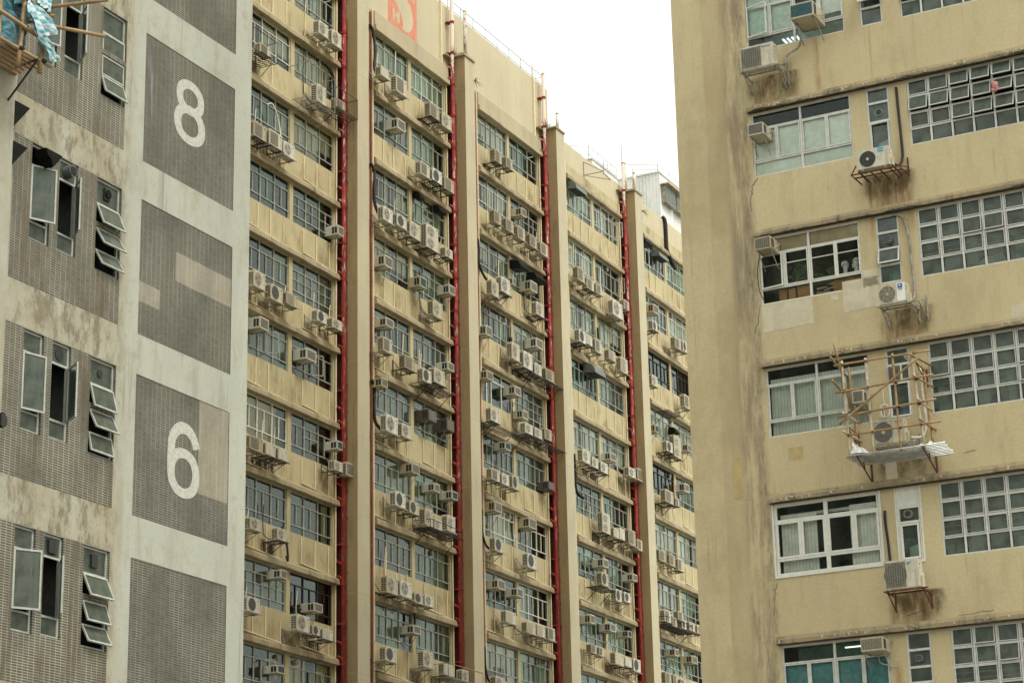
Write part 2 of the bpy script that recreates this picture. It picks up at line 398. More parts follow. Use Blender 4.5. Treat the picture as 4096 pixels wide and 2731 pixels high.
tr = t.n.new('ShaderNodeBsdfTransparent'); df = t.n.new('ShaderNodeBsdfDiffuse'); df.inputs[0].default_value = (.115, .078, .038, 1)
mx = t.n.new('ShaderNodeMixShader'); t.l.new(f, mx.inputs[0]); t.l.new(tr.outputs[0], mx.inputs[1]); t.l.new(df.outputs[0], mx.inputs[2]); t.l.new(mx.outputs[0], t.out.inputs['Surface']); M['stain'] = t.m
t = NT('bamboo'); r_ = t.ramp(t.noise(3.0, 1, 1, 1, 4), .3, .7)
b_ = t.mix(r_, (.26, .165, .075), (.36, .24, .115)); b_ = t.mix(t.ramp(t.noise(9, 1, 1, 1, 5, .7, 5), .6, .72, 0, .7), b_, (.16, .09, .04)); M['bamboo'] = t.set(b_, .45)
t = NT('pale_old_bamboo'); b_ = t.mix(t.ramp(t.noise(4.0), .3, .7), (.42, .34, .22), (.52, .44, .31)); b_ = t.mix(t.ramp(t.noise(9, 1, 1, 1, 5, .7, 5), .6, .7, 0, .7), b_, (.2, .14, .08)); M['bamboo_pale'] = t.set(b_, .55)
t = NT('blue_white_striped_tarpaulin')
wv = t.n.new('ShaderNodeTexWave'); wv.inputs['Scale'].default_value = 3.0; wv.inputs['Distortion'].default_value = 5.0; wv.inputs['Detail'].default_value = 3
wv.bands_direction = 'Z'; t.l.new(t.co, wv.inputs['Vector'])
b_ = t.mix(t.ramp(wv.outputs['Fac'], .3, .7), (.52, .60, .58), (.10, .34, .42)); b_ = t.mix(t.ramp(t.noise(14, 1, 1, 1, 5, .7), .45, .6, 0, .5), b_, (.55, .62, .6))
M['tarp'] = t.set(b_, .4)
t = NT('dirty_blue_tarpaulin')
b_ = t.mix(t.ramp(t.noise(5, 1, 1, 2.5, 6, .75), .4, .62), (.022, .085, .11), (.13, .30, .34)); b_ = t.mix(t.ramp(t.noise(7, 1, 1, 1, 5, .7, 7), .56, .68, 0, .7), b_, (.30, .33, .28)); M['tarp2'] = t.set(b_, .35)
t = NT('faded_red_painted_sign'); b_ = t.mix(t.ramp(t.noise(4, 1, 1, .6, 5), .3, .7), (.58, .20, .13), (.64, .27, .18)); M['signred'] = t.set(b_, .85)
CUR = {
 'w': simple('pale_blind_cloth', (.86, .87, .78), .9, var=.08, age=(.80, .83, .79)), 'g': simple('greenish_curtain', (.66, .74, .64), .9, var=.15, age=(.35, .45, .42)),
 'c': simple('white_lace_curtain', (.88, .88, .78), .9, var=.1), 't': simple('teal_blind', (.16, .34, .33), .9, age=(.6, .9, 1.0)),
 'b': simple('blue_film', (.06, .16, .38), .6), 'n': simple('brown_board_behind_glass', (.26, .13, .06), .8), 'p': simple('mauve_grey_cloth', (.24, .22, .24), .9)}
G = {
 'n': glass('clear_window_glass', (.95, .985, .96), .0), 'm': glass('old_green_window_glass', (.78, .90, .84), .02), 'k': glass('dark_tinted_glass', (.10, .14, .17), .03),
 'f': glass('frosted_grey_glass', (.55, .62, .55), .0, .2, .5, (.115, .135, .10)), 'd': glass('dusty_green_glass', (.78, .88, .83), .02, .06, .22, (.22, .27, .22)),
 'v': glass('obscure_green_glass', (.4, .45, .4), .0, .35, .9, (.07, .08, .058))}

# ---------------------------------------------------------------- walls with openings
def wall_cells(mb, u0, u1, z0, z1, holes, y=0.0, depth=0.0):
    us = sorted({u0, u1, *[h[0] for h in holes], *[h[1] for h in holes]}); us = [u for u in us if u0 <= u <= u1]
    zs = sorted({z0, z1, *[h[2] for h in holes], *[h[3] for h in holes]}); zs = [z for z in zs if z0 <= z <= z1]
    for i in range(len(zs)-1):
        za, zb = zs[i], zs[i+1]; run = None
        for j in range(len(us)-1):
            ua, ub = us[j], us[j+1]; cu, cz = (ua+ub)/2, (za+zb)/2
            solid = not any(h[0] < cu < h[1] and h[2] < cz < h[3] for h in holes)
            if solid: run = (run[0], ub) if run else (ua, ub)
            if (not solid or j == len(us)-2) and run:
                mb.quad((run[0], y, za), (run[1], y, za), (run[1], y, zb), (run[0], y, zb)); run = None
    if depth:
        for a0, a1, b0, b1 in holes:
            q = y+depth
            mb.quad((a0, y, b0), (a0, y, b1), (a0, q, b1), (a0, q, b0))
            mb.quad((a1, y, b0), (a1, q, b0), (a1, q, b1), (a1, y, b1))
            mb.quad((a0, y, b1), (a1, y, b1), (a1, q, b1), (a0, q, b1))
            mb.quad((a0, y, b0), (a0, q, b0), (a1, q, b0), (a1, y, b0))
    return mb

def text_mesh(name, s, size, m, parent, loc, rot=(pi/2, 0, 0), ext=.002):
    cu = bpy.data.curves.new(name, 'FONT'); cu.body = s; cu.size = size; cu.extrude = ext
    tmp = bpy.data.objects.new(name, cu); col.objects.link(tmp)
    bpy.context.view_layer.update()
    me = bpy.data.meshes.new_from_object(tmp.evaluated_get(bpy.context.evaluated_depsgraph_get()))
    bpy.data.objects.remove(tmp); bpy.data.curves.remove(cu)
    me.materials.clear(); me.materials.append(m); me.name = name
    o = bpy.data.objects.new(name, me); col.objects.link(o); o.parent = parent; o.location = loc; o.rotation_euler = rot
    return o

# ---------------------------------------------------------------- ground and street
g = MB(); g.quad((-1500, -1500, 0), (1500, -1500, 0), (1500, 1500, 0), (-1500, 1500, 0)); tag(g.build('ground', M['paving']), kind='structure')
g = MB(); g.quad((-16, -200, .004), (9, -200, .004), (9, 45, .004), (-16, 45, .004)); tag(g.build('road', M['asphalt']), kind='structure')

# ================================================================ LONG FACTORY BLOCK
PITCHV = 3.597
BAYS = [3.27+11.22*(k-1) for k in range(5)]
VTOP = [56.99, 56.86, 56.80, 56.72, 56.62]         # head of the top window row of each bay
NROW = [11, 10, 9, 9, 8]
long_b = empty('factory_block', (LONG.ox, LONG.oy, 0), LONG.az)
tag(long_b, 'long cream factory block with fins, red drainpipes and rows of air conditioners', 'building')
G1 = (0.0, 3.56); G2 = (3.86, 7.42)
WH = 1.85
ROOF = 61.5
def wz(b, r): return VTOP[b]-PITCHV*r
for b in range(5):
    xk = BAYS[b]; holes = []
    nr = NROW[b]
    top = 75.0 if b == 0 else (ROOF if b in (1, 2) else 59.05)
    for r in range(nr):
        z1 = wz(b, r)-.02
        for g0, g1 in (G1, G2): holes.append((xk+g0, xk+g1, z1-WH, z1))
    mb = MB(); wall_cells(mb, xk-2.21, xk+7.65, 0, top, holes, 0, .16)
    mb.quad((xk+7.65, 0, 0), (xk+7.65, .35, 0), (xk+7.65, .35, top), (xk+7.65, 0, top))     # return at the end of the bay
    mb.build('wall', M['cream'], long_b)
    # maroon slot strip and the projecting fin
    ft = {0: 58.45, 1: 58.55, 2: 58.62, 3: 58.33, 4: 58.2}[b]
    ft = 58.5 if b else 75
    fl = xk+7.94
    mb = MB(); mb.quad((xk+7.65, .35, 0), (fl, .35, 0), (fl, .35, top), (xk+7.65, .35, top)); mb.box(fl-.012, fl, -.24, .35, 0, ft-.3)
    mb.build('maroon_strip', M['maroon'], long_b)
    fr = fl+1.07
    mb = MB(); mb.quad((fl, -1, 0), (fr, -1, 0), (fr, -1, ft), (fl, -1, ft)); mb.quad((fr, -1, 0), (fr, 0, 0), (fr, 0, ft), (fr, -1, ft))
    mb.quad((fl, -1, ft), (fr, -1, ft), (fr, 0, ft), (fl, 0, ft))
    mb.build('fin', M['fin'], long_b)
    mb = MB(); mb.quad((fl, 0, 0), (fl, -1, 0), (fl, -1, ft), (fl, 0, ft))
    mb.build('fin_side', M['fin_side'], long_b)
    if b:
        mb = MB(); mb.box(fl-.16, fr+.02, -1.07, 0, ft, ft+.1); mb.box(xk+7.3, fl-.16, -.25, 0, ft, ft+.06)
        mb.build('fin_cap', M['ledge'], long_b)
    # body of the wall above the slot
    if top > ft:
        mb = MB(); mb.quad((xk+7.65, -.002, ft), (fr, -.002, ft), (fr, -.002, top), (xk+7.65, -.002, top)); mb.build('wall_above_fin', M['parapet'], long_b)
    # ledges over the windows
    for r in range(nr+1):
        zb = wz(b, r)
        if r == nr and b == 0: pass
        rnd = random.Random(b*31+r)
        if r == 0 and b in (1, 2):
            prof = [(0, zb+1.05), (-.16, zb+1.03), (-.18, zb+.30), (-.25, zb+.27), (-.26, zb+.02), (-.22, zb), (0, zb)]
        else:
            prof = [(0, zb+.34), (-.19, zb+.30), (-.24, zb+.22), (-.25, zb+.03), (-.20, zb), (0, zb)]
        # broken into lengths so that the lip wavers slightly
        mb = MB(); xs = [xk-.15+i*(7.8/13) for i in range(14)]; n0 = 0
        for i, x in enumerate(xs):
            j = rnd.uniform(-.012, .012); k = rnd.uniform(-.02, .012)
            mb.v += [(x, y+(j if y < -.1 else 0), z+(k if z < zb+.1 and y < -.1 else 0)) for y, z in prof]
            if i:
                a_ = len(mb.v)-2*len(prof); m_ = len(prof)
                mb.f += [(a_+q, a_+(q+1) % m_, a_+m_+(q+1) % m_, a_+m_+q) for q in range(m_)]
        m_ = len(prof); mb.f += [tuple(range(m_))[::-1], tuple(len(mb.v)-m_+q for q in range(m_))]
        mb.build('ledge', M['band' if r == 0 and b in (1, 2) else 'ledge'], long_b)
        # condensate pipes: drops from the sills into a run along the ledge
        if r > 0:
            mb = MB(); zs = zb+PITCHV-WH-.05; zr = zb+.40; cw = 3.56/3; R_ = .034
            cut = rnd.choice((0, 0, 1))
            xs = [xk+cw*q for q in ((.75, 1.6, 2.6) if not cut else (.75, 1.62, 2.55))]
            mb.tube([(xk-.2, -.032, zr+.10), (xs[-1], -.032, zr-.04), (xs[-1], -.032, zr+rnd.choice((.9, 1.2, 1.38)))], R_, 6)
            for x in xs[:-1]: mb.tube([(x, -.032, zr+.05), (x, -.032, zs-.05)], R_*.85, 6)
            mb.build('condensate_pipe', M['conduit'], long_b); mb = MB()
            xs = [xk+3.86+cw*q for q in (.72, 1.68, 2.66)]
            mb.tube([(xs[0], -.032, zs-.1), (xs[0], -.032, zr+.1), (xk+7.68, -.032, zr-.06)], R_, 6)
            for x in xs[1:]: mb.tube([(x, -.032, zr+.02), (x, -.032, zs-.05)], R_*.85, 6)
            mb.build('condensate_pipe', M['conduit'], long_b)
    # vertical conduits at both ends of the bay
    vt = VTOP[b]+1.1
    mb = MB(); mb.tube([(xk-.21, -.07, 4), (xk-.21, -.07, vt)], .05, 8); mb.tube([(xk+7.58, -.06, 4), (xk+7.58, -.06, vt-.1)], .04, 8)
    for r in range(NROW[b]*2):
        z = vt-1-r*1.8; mb.box(xk-.28, xk-.14, -.03, 0, z, z+.05)
    mb.build('conduit', M['conduit'], long_b)
    if b:
        mb = MB(); mb.tube([(xk-.37, -.06, 4), (xk-.37, -.06, vt-.2)], .055, 8); mb.build('thin_red_pipe', M['brownpipe'], long_b)
    mb = MB(); mb.tube([(fl-.03, -.46, 4), (fl-.03, -.46, VTOP[b]-1)], .022, 6)
    for r in range(NROW[b]*3): mb.box(fl-.06, fl, -.5, -.44, VTOP[b]-2-r*1.25, VTOP[b]-1.9-r*1.25)
    mb.build('thin_red_pipe', M['brownpipe'], long_b)
# inner rooms: one dim storey behind each window row
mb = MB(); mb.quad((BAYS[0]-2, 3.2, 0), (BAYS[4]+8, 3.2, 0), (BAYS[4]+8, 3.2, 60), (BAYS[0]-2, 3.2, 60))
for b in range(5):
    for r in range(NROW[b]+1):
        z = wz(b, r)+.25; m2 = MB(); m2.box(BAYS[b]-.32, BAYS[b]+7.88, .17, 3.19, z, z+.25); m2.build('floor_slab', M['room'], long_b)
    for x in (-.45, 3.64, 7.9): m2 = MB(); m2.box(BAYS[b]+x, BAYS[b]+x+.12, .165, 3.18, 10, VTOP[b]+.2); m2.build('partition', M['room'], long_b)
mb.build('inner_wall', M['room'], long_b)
# roof slab, parapets, back of the block
mb = MB()
mb.box(BAYS[0]-30, BAYS[0]-2.22, .01, 24, 0, 75)
mb.box(BAYS[0]-2.2, BAYS[4]+12, 3.3, 24, 0, 58.3); mb.box(BAYS[0]-2.2, BAYS[1]-2.25, .4, 24, 58.4, 74.9)
mb.box(BAYS[4]+9.1, BAYS[4]+12, .02, 3.2, 0, 58.3)
mb.build('rear_body', M['parapet'], long_b)
mb = MB(); mb.box(BAYS[1]-2.2, BAYS[2]+9.0, .02, .3, 57.85, ROOF-.01); mb.box(BAYS[3]-2.3, BAYS[4]+9.0, .02, .25, 57.9, 59.04)
mb.box(BAYS[2]+8.99, BAYS[2]+9.02, .3, 9, 58.3, ROOF-.02)
mb.build('parapet', M['parapet'], long_b)
# upper wall faces of the two sign bays: smooth render in front of the joints
for b in (1, 2):
    mb = MB(); mb.quad((BAYS[b]-2.21, -.004, 57.92), (BAYS[b]+9.01, -.004, 57.92), (BAYS[b]+9.01, -.004, ROOF+.01), (BAYS[b]-2.21, -.004, ROOF+.01)); mb.build('parapet_face', M['parapet'], long_b)
    x = BAYS[b]+7.05
    mb = MB(); mb.box(x-.055, x+.055, -.12, -.005, 57.9, ROOF+.05); mb.tube([(x, -.05, ROOF), (x, -.05, ROOF+(.9 if b == 2 else 1.6))], .03); mb.box(x+1.0, x+1.05, -.05, -.005, 58.6, ROOF-.1); mb.build('gutter_pipe', M['conduit'], long_b)
for b in (3, 4):
    mb = MB(); mb.quad((BAYS[b]-2.21, -.004, 57.70), (BAYS[b]+7.65, -.004, 57.70), (BAYS[b]+7.65, -.004, 59.06), (BAYS[b]-2.21, -.004, 59.06)); mb.build('parapet_face', M['parapet'], long_b)

# --- painted sign on the parapet: red field with pale letters
def arc(cx, cz, rx, rz, a0, a1, n=14): return [(cx+rx*cos(radians(a0+(a1-a0)*i/n)), cz+rz*sin(radians(a0+(a1-a0)*i/n))) for i in range(n+1)]
sg = empty('painted_wall_sign', LONG.loc(4.75, .01, 58.07), LONG.az)
tag(sg, 'faded red square sign with pale letters painted on the rooftop parapet', 'sign')
mb = MB(); mb.quad((0, 0, 0), (3.03, 0, 0), (3.03, 0, 3.2), (0, 0, 3.2)); mb.build('red_field', M['signred'], sg)
def stroke(mb, pts, wd, y):
    P = [Vector((p[0], 0, p[1])) for p in pts]; wd = list(wd)+[wd[-1]]*len(P) if isinstance(wd, (list, tuple)) else [wd]*len(P); L_ = []; R2 = []
    for i, p in enumerate(P):
        t_ = (P[min(i+1, len(P)-1)]-P[max(i-1, 0)]).normalized(); n_ = Vector((-t_.z, 0, t_.x))*wd[i]/2
        L_.append((p.x+n_.x, y, p.z+n_.z)); R2.append((p.x-n_.x, y, p.z-n_.z))
    for i in range(len(P)-1): mb.quad(R2[i], R2[i+1], L_[i+1], L_[i])
mb = MB()      # big S, its waist leaning to the lower right
Sp = [(.67, 1.42), (.9, 1.27), (1.11, 1.10), (1.4, .8), (1.56, .51), (1.54, .3), (1.41, .19), (1.7, .10), (1.95, .12), (2.15, .2), (2.45, .45), (2.57, .76), (2.62, 1.1), (2.52, 1.5), (2.3, 1.78), (2.01, 1.98), (1.65, 2.25), (1.45, 2.5), (1.5, 2.75), (1.75, 2.95), (1.2, 3.08), (.75, 2.85), (.5, 2.45), (.45, 2.0), (.52, 1.65)]
mb.v = [(x, -.004, z) for x, z in Sp]; mb.f = [tuple(range(len(Sp)))]
mb.build('letter', M['parapet'], sg)
mb = MB()
for xa, xb, za, zb_ in ((.48, .69, .29, .94), (.94, 1.20, .29, .94), (.69, .94, .53, .70)): mb.quad((xa, -.004, za), (xb, -.004, za), (xb, -.004, zb_), (xa, -.004, zb_))
mb.build('letter', M['parapet'], sg)
mb = MB()
for xa, xb, za, zb_ in ((2.3, 2.42, 2.1, 2.75), (2.62, 2.76, 2.1, 2.75), (2.42, 2.62, 2.35, 2.5)): mb.quad((xa, -.004, za), (xb, -.004, za), (xb, -.004, zb_), (xa, -.004, zb_))
mb.build('letter', M['parapet'], sg)

# --- windows of the long block
cw = 3.56/3
def frame_mesh(kind, m):
    mb = MB(); T = .05; D0, D1 = .06, .13; W = 3.56
    for x in (0, W-T): mb.box(x, x+T, D0, D1, 0, WH)
    mb.box(0, W, D0-.004, D1, 0, T*.8); mb.box(0, W, D0-.004, D1, WH-T*.8, WH)
    for q in (1, 2): mb.box(cw*q-.028, cw*q+.028, D0-.01, D1, 0, WH)
    z1, z2 = WH-.50, .38
    if kind != 'big':
        mb.box(0, W, D0-.006, D1-.01, z1-.022, z1+.022); mb.box(0, W, D0-.012, D1-.01, z2-.022, z2+.022)
        for q in range(3):
            x = cw*(q+.47)
            if kind == 'two' and q == 1: mb.box(cw*q, cw*(q+1), D0, D1-.02, .95, .99)
            mb.box(x-.019, x+.019, D0-.008, D1-.015, z2, z1)
            if kind == 'bars': mb.box(cw*q, cw*(q+1), D0, D1-.02, .88, .91)
    else:
        mb.box(0, W, D0-.006, D1-.01, z1-.035, z1+.035); mb.box(.62, .70, D0-.01, D1, 0, WH)
    return mb.mesh('window_frame', m)
FR = {(k, m): frame_mesh(k, M[m]) for k, m in (('std', 'alu_dull'), ('std', 'alu'), ('std', 'whiteframe'), ('std', 'blackframe'), ('two', 'alu_dull'), ('bars', 'alu_dull'), ('big', 'whiteframe'))}
gm = MB(); gm.quad((.04, .10, .03), (3.52, .10, .03), (3.52, .10, WH-.03), (.04, .10, WH-.03))
GM = {k: gm.mesh('glass_pane', G[k]) for k in 'mkdfn'}
def cloth(x0, x1, z0, z1, y, m, seed, wav=.03):
    rnd = random.Random(seed); mb = MB(); n = max(4, int((x1-x0)/.07)); ph = rnd.uniform(0, 6); k0 = len(mb.v)
    for i in range(n+1):
        x = x0+(x1-x0)*i/n; yy = y+wav*sin(i*1.9+ph)+wav*.4*sin(i*.7)
        mb.v += [(x, yy, z0+rnd.uniform(0, .02)), (x, yy, z1)]
        if i: a_ = k0+2*i-2; mb.f.append((a_, a_+2, a_+3, a_+1))
    return mb.mesh('curtain', m)
CM = {}
def curtain_mesh(kind, w_, h0, seed):
    key = (kind, w_, h0, seed)
    if key not in CM: CM[key] = cloth(0, w_, h0, WH-.03, .26, CUR[kind], seed)
    return CM[key]
STY = {   # per bay, per row: left group, right group
 0: ['ww', 'ww', 'gw', 'tt', 'dg', 'gd', 'cd', 'tt', 'gk', 'dw', 'gg'],
 1: ['ww', 'tw', 'wg', 'wg', 'gb', 'tg', 'dd', 'ng', 'gg', 'gg'],
 2: ['wt', 'wt', 'wg', 'gw', 'Kg', 'gg', 'wk', 'tW', 'wg'],
 3: ['ww', 'lt', 'ww', 'tg', 'ww', 'gg', 'gd', 'gw', 'tg'],
 4: ['pw', 'gw', 'kk', 'ww', 'kg', 'ww', 'wg', 'gd']}
lampn = 0
for b in range(5):
    for r in range(NROW[b]):
        for gi, g0 in enumerate((G1[0], G2[0])):
            st = STY[b][r][gi]; rnd = random.Random(b*100+r*7+gi)
            if b == 0 and r == 0 and gi == 0: st = 'w'
            kind, fm, gk = 'std', ('alu_dull' if r > 1 or rnd.random() < .3 else 'alu'), rnd.choice('mmd')
            if st in 'wcl' and rnd.random() < .8: gk = 'n'
            if st == 'k': fm = 'blackframe' if b != 2 else 'whiteframe'; gk = 'k'
            if st == 'K': kind, fm, gk = 'big', 'whiteframe', 'k'
            if st in 'cW' or (b == 2 and r == 6): fm = 'whiteframe'
            if st in 'gtd' and rnd.random() < .3: kind = rnd.choice(('two', 'bars'))
            w = bpy.data.objects.new('window', FR[(kind, fm) if (kind, fm) in FR else ('std', fm)]); col.objects.link(w)
            w.parent = long_b; w.location = (BAYS[b]+g0, 0, wz(b, r)-.02-WH)
            p = bpy.data.objects.new('glass_pane', GM[gk]); col.objects.link(p); p.parent = w
            cc = {'w': 'w', 'g': 'g', 't': 't', 'c': 'c', 'b': 'b', 'n': 'n', 'p': 'p', 'd': 'g', 'l': 'w', 'W': 'w'}.get(st)
            if cc:
                for q in range(3):
                    prob = {'w': .93, 'g': .75, 't': .45, 'c': 1, 'b': .8, 'n': .6, 'p': .9, 'd': .25, 'l': .34, 'W': .7}[st]
                    if rnd.random() > prob: continue
                    k2 = cc
                    if st in 'gt' and rnd.random() < .3: k2 = rnd.choice('wgt')
                    full = rnd.random()
                    ww = cw if full < .7 else cw*rnd.choice((.45, .55)); h0 = .03 if rnd.random() < .75 else round(rnd.uniform(.3, .9), 1)
                    c = bpy.data.objects.new('curtain', curtain_mesh(k2, round(ww-.04, 3), h0, rnd.randint(0, 3))); col.objects.link(c); c.parent = w
                    c.location = (cw*q+.02+(rnd.choice((0, cw-ww))), 0, 0)
            if rnd.random() < .35:      # shelves and clutter standing just inside
                mb = MB()
                for q in range(rnd.randint(2, 5)):
                    x = rnd.uniform(.1, 3.1); hh = rnd.uniform(.2, .9); mb.box(x, x+rnd.uniform(.15, .5), .4, .7, .02, hh)
                mb.build('clutter', CUR[rnd.choice('gtcnb')], w)
            if (b, r, gi) in ((3, 1, 0), (0, 0, 1), (1, 0, 1), (0, 5, 0), (4, 7, 1)):
                mb = MB()
                for q in range(2):
                    mb.box(.4+q*.9, 1.1+q*.9, .9, 1.1, WH-.09, WH-.05); mb.box(.4+q*.9, 1.1+q*.9, 1.5, 1.7, WH-.09, WH-.05)
                mb.build('ceiling_light', M['lamp_warm' if b == 3 else 'lamp'], w)
            if rnd.random() < .09 or (b, r, gi) in ((0, 5, 1), (3, 1, 1)):   # one open casement
                x = cw*rnd.choice((1, 2))+cw*.47; mb = MB(); wd = cw*.5
                mb.box(0, wd, -.02, .02, 0, .04); mb.box(0, wd, -.02, .02, .93, .97); mb.box(0, .04, -.02, .02, 0, .97); mb.box(wd-.04, wd, -.02, .02, 0, .97)
                s_ = mb.build('sash', M[fm], w, loc=(x, .05, .38), rot=(0, 0, -radians(rnd.choice((35, 55, 75)))))
            if rnd.random() < .16:      # small round vent in a top light
                mb = MB(); cx = cw*rnd.choice((.5, 1.5, 2.5)); mb.tube([(cx, .1, WH-.25), (cx, -.02, WH-.25)], .13, 14); mb.disc(cx, -.025, WH-.25, .09)
                mb.build('vent_fan', M['ac_face'], w)

# --- red drainpipes in front of the slots
ORD = ['leftmost', 'second', 'third', 'fourth']
for b in range(4):
    x = BAYS[b]+7.94-.15; zt = 60.4 if b == 3 else (61.95 if b == 2 else 64.0)
    if b == 0: zt = 72
    e_ = LONG.empty('drainpipe', x, .34, 4.0)
    tag(e_, ['peeling red drainpipe beside the sign bay, leftmost of the four thick red pipes', 'peeling red drainpipe right of the painted sign, second of the four thick red pipes',
             'red drainpipe turning white above the roof corner, third of the four thick red pipes', 'red drainpipe below the cluster of white roof vents, rightmost of the four thick red pipes'][b], 'drainpipe', 'thick red drainpipes running down the factory block')
    mb = MB(); mb.tube([(0, 0, 0), (0, 0, zt-4)], .10, 12)
    mb.tube([(0, 0, zt-4.02), (0, 0, zt-3.9)], [.12, .05], 12)
    o = mb.build('pipe', M['redpipe'], e_, smooth=True)
    o.location = (0, 0, 0)
    cpl = MB(); cpl.tube([(0, 0, 0), (0, 0, .14)], .122, 12); cpl.box(-.17, .17, .1, .32, .04, .1); cpl = cpl.mesh('coupling', M['redpipe'])
    for k in range(34):
        z = .7+k*1.7985+(VTOP[b]-4-.7) % 1.7985
        if z > zt-5: break
        o = bpy.data.objects.new('coupling', cpl); col.objects.link(o); o.parent = e_; o.location = (0, 0, z)
    for r in range(NROW[b]):
        z = VTOP[b]-PITCHV*r-4
        mb = MB(); mb.tube([(-.24, .16, z+.42), (-.12, .06, z+.34), (0, 0, z+.2)], .06, 8); mb.build('branch', M['redpipe'], e_)
        mb = MB(); mb.tube([(-.24, .2, z+1.08), (-.1, .08, z+1.0), (0, 0, z+.86)], .055, 8); mb.build('branch', M['redpipe'], e_)
# vent stacks on the fin tops
def vent(u, w, z0, z1, m, lab, r=.1):
    e_ = LONG.empty('vent_stack', u, w, z0); tag(e_, lab, 'vent pipe', 'vent pipes standing on the fin tops')
    mb = MB(); mb.tube([(0, 0, 0), (0, 0, z1-z0)], r, 12); mb.build('pipe', M[m], e_, smooth=True, loc=(0, 0, 0))
    mb = MB(); mb.tube([(0, 0, z1-z0-.02), (0, 0, z1-z0+.05), (0, 0, z1-z0+.11)], [r*1.12, r*1.05, r*.4], 12); mb.build('cap', M['white_hose'], e_, smooth=True)
vent(BAYS[1]+8.5, .75, 58.6, 61.35, 'palepipe', 'red and white vent pipe on the fin right of the painted sign')
vent(BAYS[2]+8.7, .75, 58.6, 59.72, 'white_hose', 'short white vent pipe on the fin at the high roof corner')
vent(BAYS[3]+8.2, .3, 58.6, 60.5, 'white_hose', 'clean white vent pipe in the middle of the roof vent cluster')
vent(BAYS[3]+8.4, .8, 58.6, 59.85, 'palepipe', 'short red and white vent pipe, rightmost of the roof vent cluster')
e_ = tag(MB().tube([(0, 0, 0), (0, 0, 3.1)], .022, 6).build('antenna_mast', M['steel_grey'], loc=LONG.loc(33.7, .2, 58.6)), 'thin grey mast rising behind the white roof vents', 'antenna')

# roof railings
def railing(name, pts, h, lab, posts=1.45, r=.022):
    e_ = empty(name, LONG.loc(pts[0][0], pts[0][1], pts[0][2]), LONG.az); tag(e_, lab, 'railing')
    P = [Vector((p[0]-pts[0][0], -(p[1]-pts[0][1]), p[2]-pts[0][2])) for p in pts]
    for hh in (h, h*.32):
        mb = MB(); mb.tube([p+Vector((0, 0, hh)) for p in P], r, 6); mb.build('rail', M['alu_dull'], e_)
    for a_, b_ in zip(P, P[1:]):
        n = max(1, int((b_-a_).length/posts))
        for i in range(n+1):
            q = a_+(b_-a_)*i/n; mb = MB(); mb.tube([q, q+Vector((0, 0, h))], r*.9, 6); mb.build('post', M['alu_dull'], e_)
railing('railing', [(BAYS[1]-2, -.15, ROOF), (BAYS[2]+8.8, -.15, ROOF), (BAYS[2]+8.8, -3.5, ROOF)], .78, 'grey two-rail railing along the high parapet above the painted sign')

# white tiled roof houses
pm = empty('rooftop_house', LONG.loc(42.67, -1, 58.3), LONG.az); tag(pm, 'white tiled rooftop house with a hanging grey window, behind the parapet', 'building')
mb = MB(); mb.box(0, 12, 0, 9, 0, 4.95); mb.build('wall', M['white_tile'], pm)
mb = MB(); mb.box(-.06, 12, -.06, 9, 4.951, 5.05); mb.build('coping', M['white_tile'], pm)
for k in range(2):
    x0 = .25+k*1.85; mb = MB(); mb.box(x0, x0+1.6, -.35, -.01, 2.9, 4.1); w_ = mb.build('window', M['steel_grey'], pm)
    mb = MB(); mb.box(x0+.06, x0+.75, -.36, -.355, 3.0, 4.0); mb.box(x0+.85, x0+1.54, -.36, -.355, 3.0, 4.0); mb.build('glass_pane', G['v'], w_)
mb = MB(); mb.box(.1, 5, -.6, -.01, 4.12, 4.2); mb.build('canopy', M['ledge'], pm)
railing('railing', [(38.9, -8.5, 63.3), (42.7, -1.1, 63.3), (52, -1.1, 63.3)], .55, 'thin grey railing on top of the white tiled rooftop house', 1.6, .02)
ph = empty('rooftop_house', LONG.loc(31.85, -1, 58.3), LONG.az); tag(ph, 'low white tiled rooftop house left of the white roof vents', 'building')
mb = MB(); mb.box(0, 3.9, 0, 5, 0, 2.05); mb.build('wall', M['white_tile'], ph)
mb = MB(); mb.box(-.05, 3.95, -.05, 5, 2.051, 2.12); mb.build('coping', M['white_tile'], ph)
railing('railing', [(29.3, -4.4, 60.3), (31.5, -1.05, 60.3), (35.7, -1.05, 60.3)], .78, 'thin grey railing left of the white roof vents', 1.1, .02)
# rusty sign bracket on the parapet of the fourth bay
e_ = LONG.empty('empty_bracket', 28.3, 0, 57.75); tag(e_, 'rusty triangular bracket frame fixed to the parapet above the fourth bay', 'bracket')
mb = MB()
for a_, b_ in (((0, -.02, .95), (0, -.02, 0)), ((0, -.02, .95), (0, -1.3, .1)), ((0, -.02, .1), (0, -1.3, .1)), ((0, -1.3, -.1), (0, -1.3, .8)), ((0, -1.3, .0), (1.2, -1.2, .0)), ((1.2, -1.2, 0), (.1, -.1, .1))): mb.tube([a_, b_], .028, 6)
mb.build('frame', M['steel_grey'], e_)
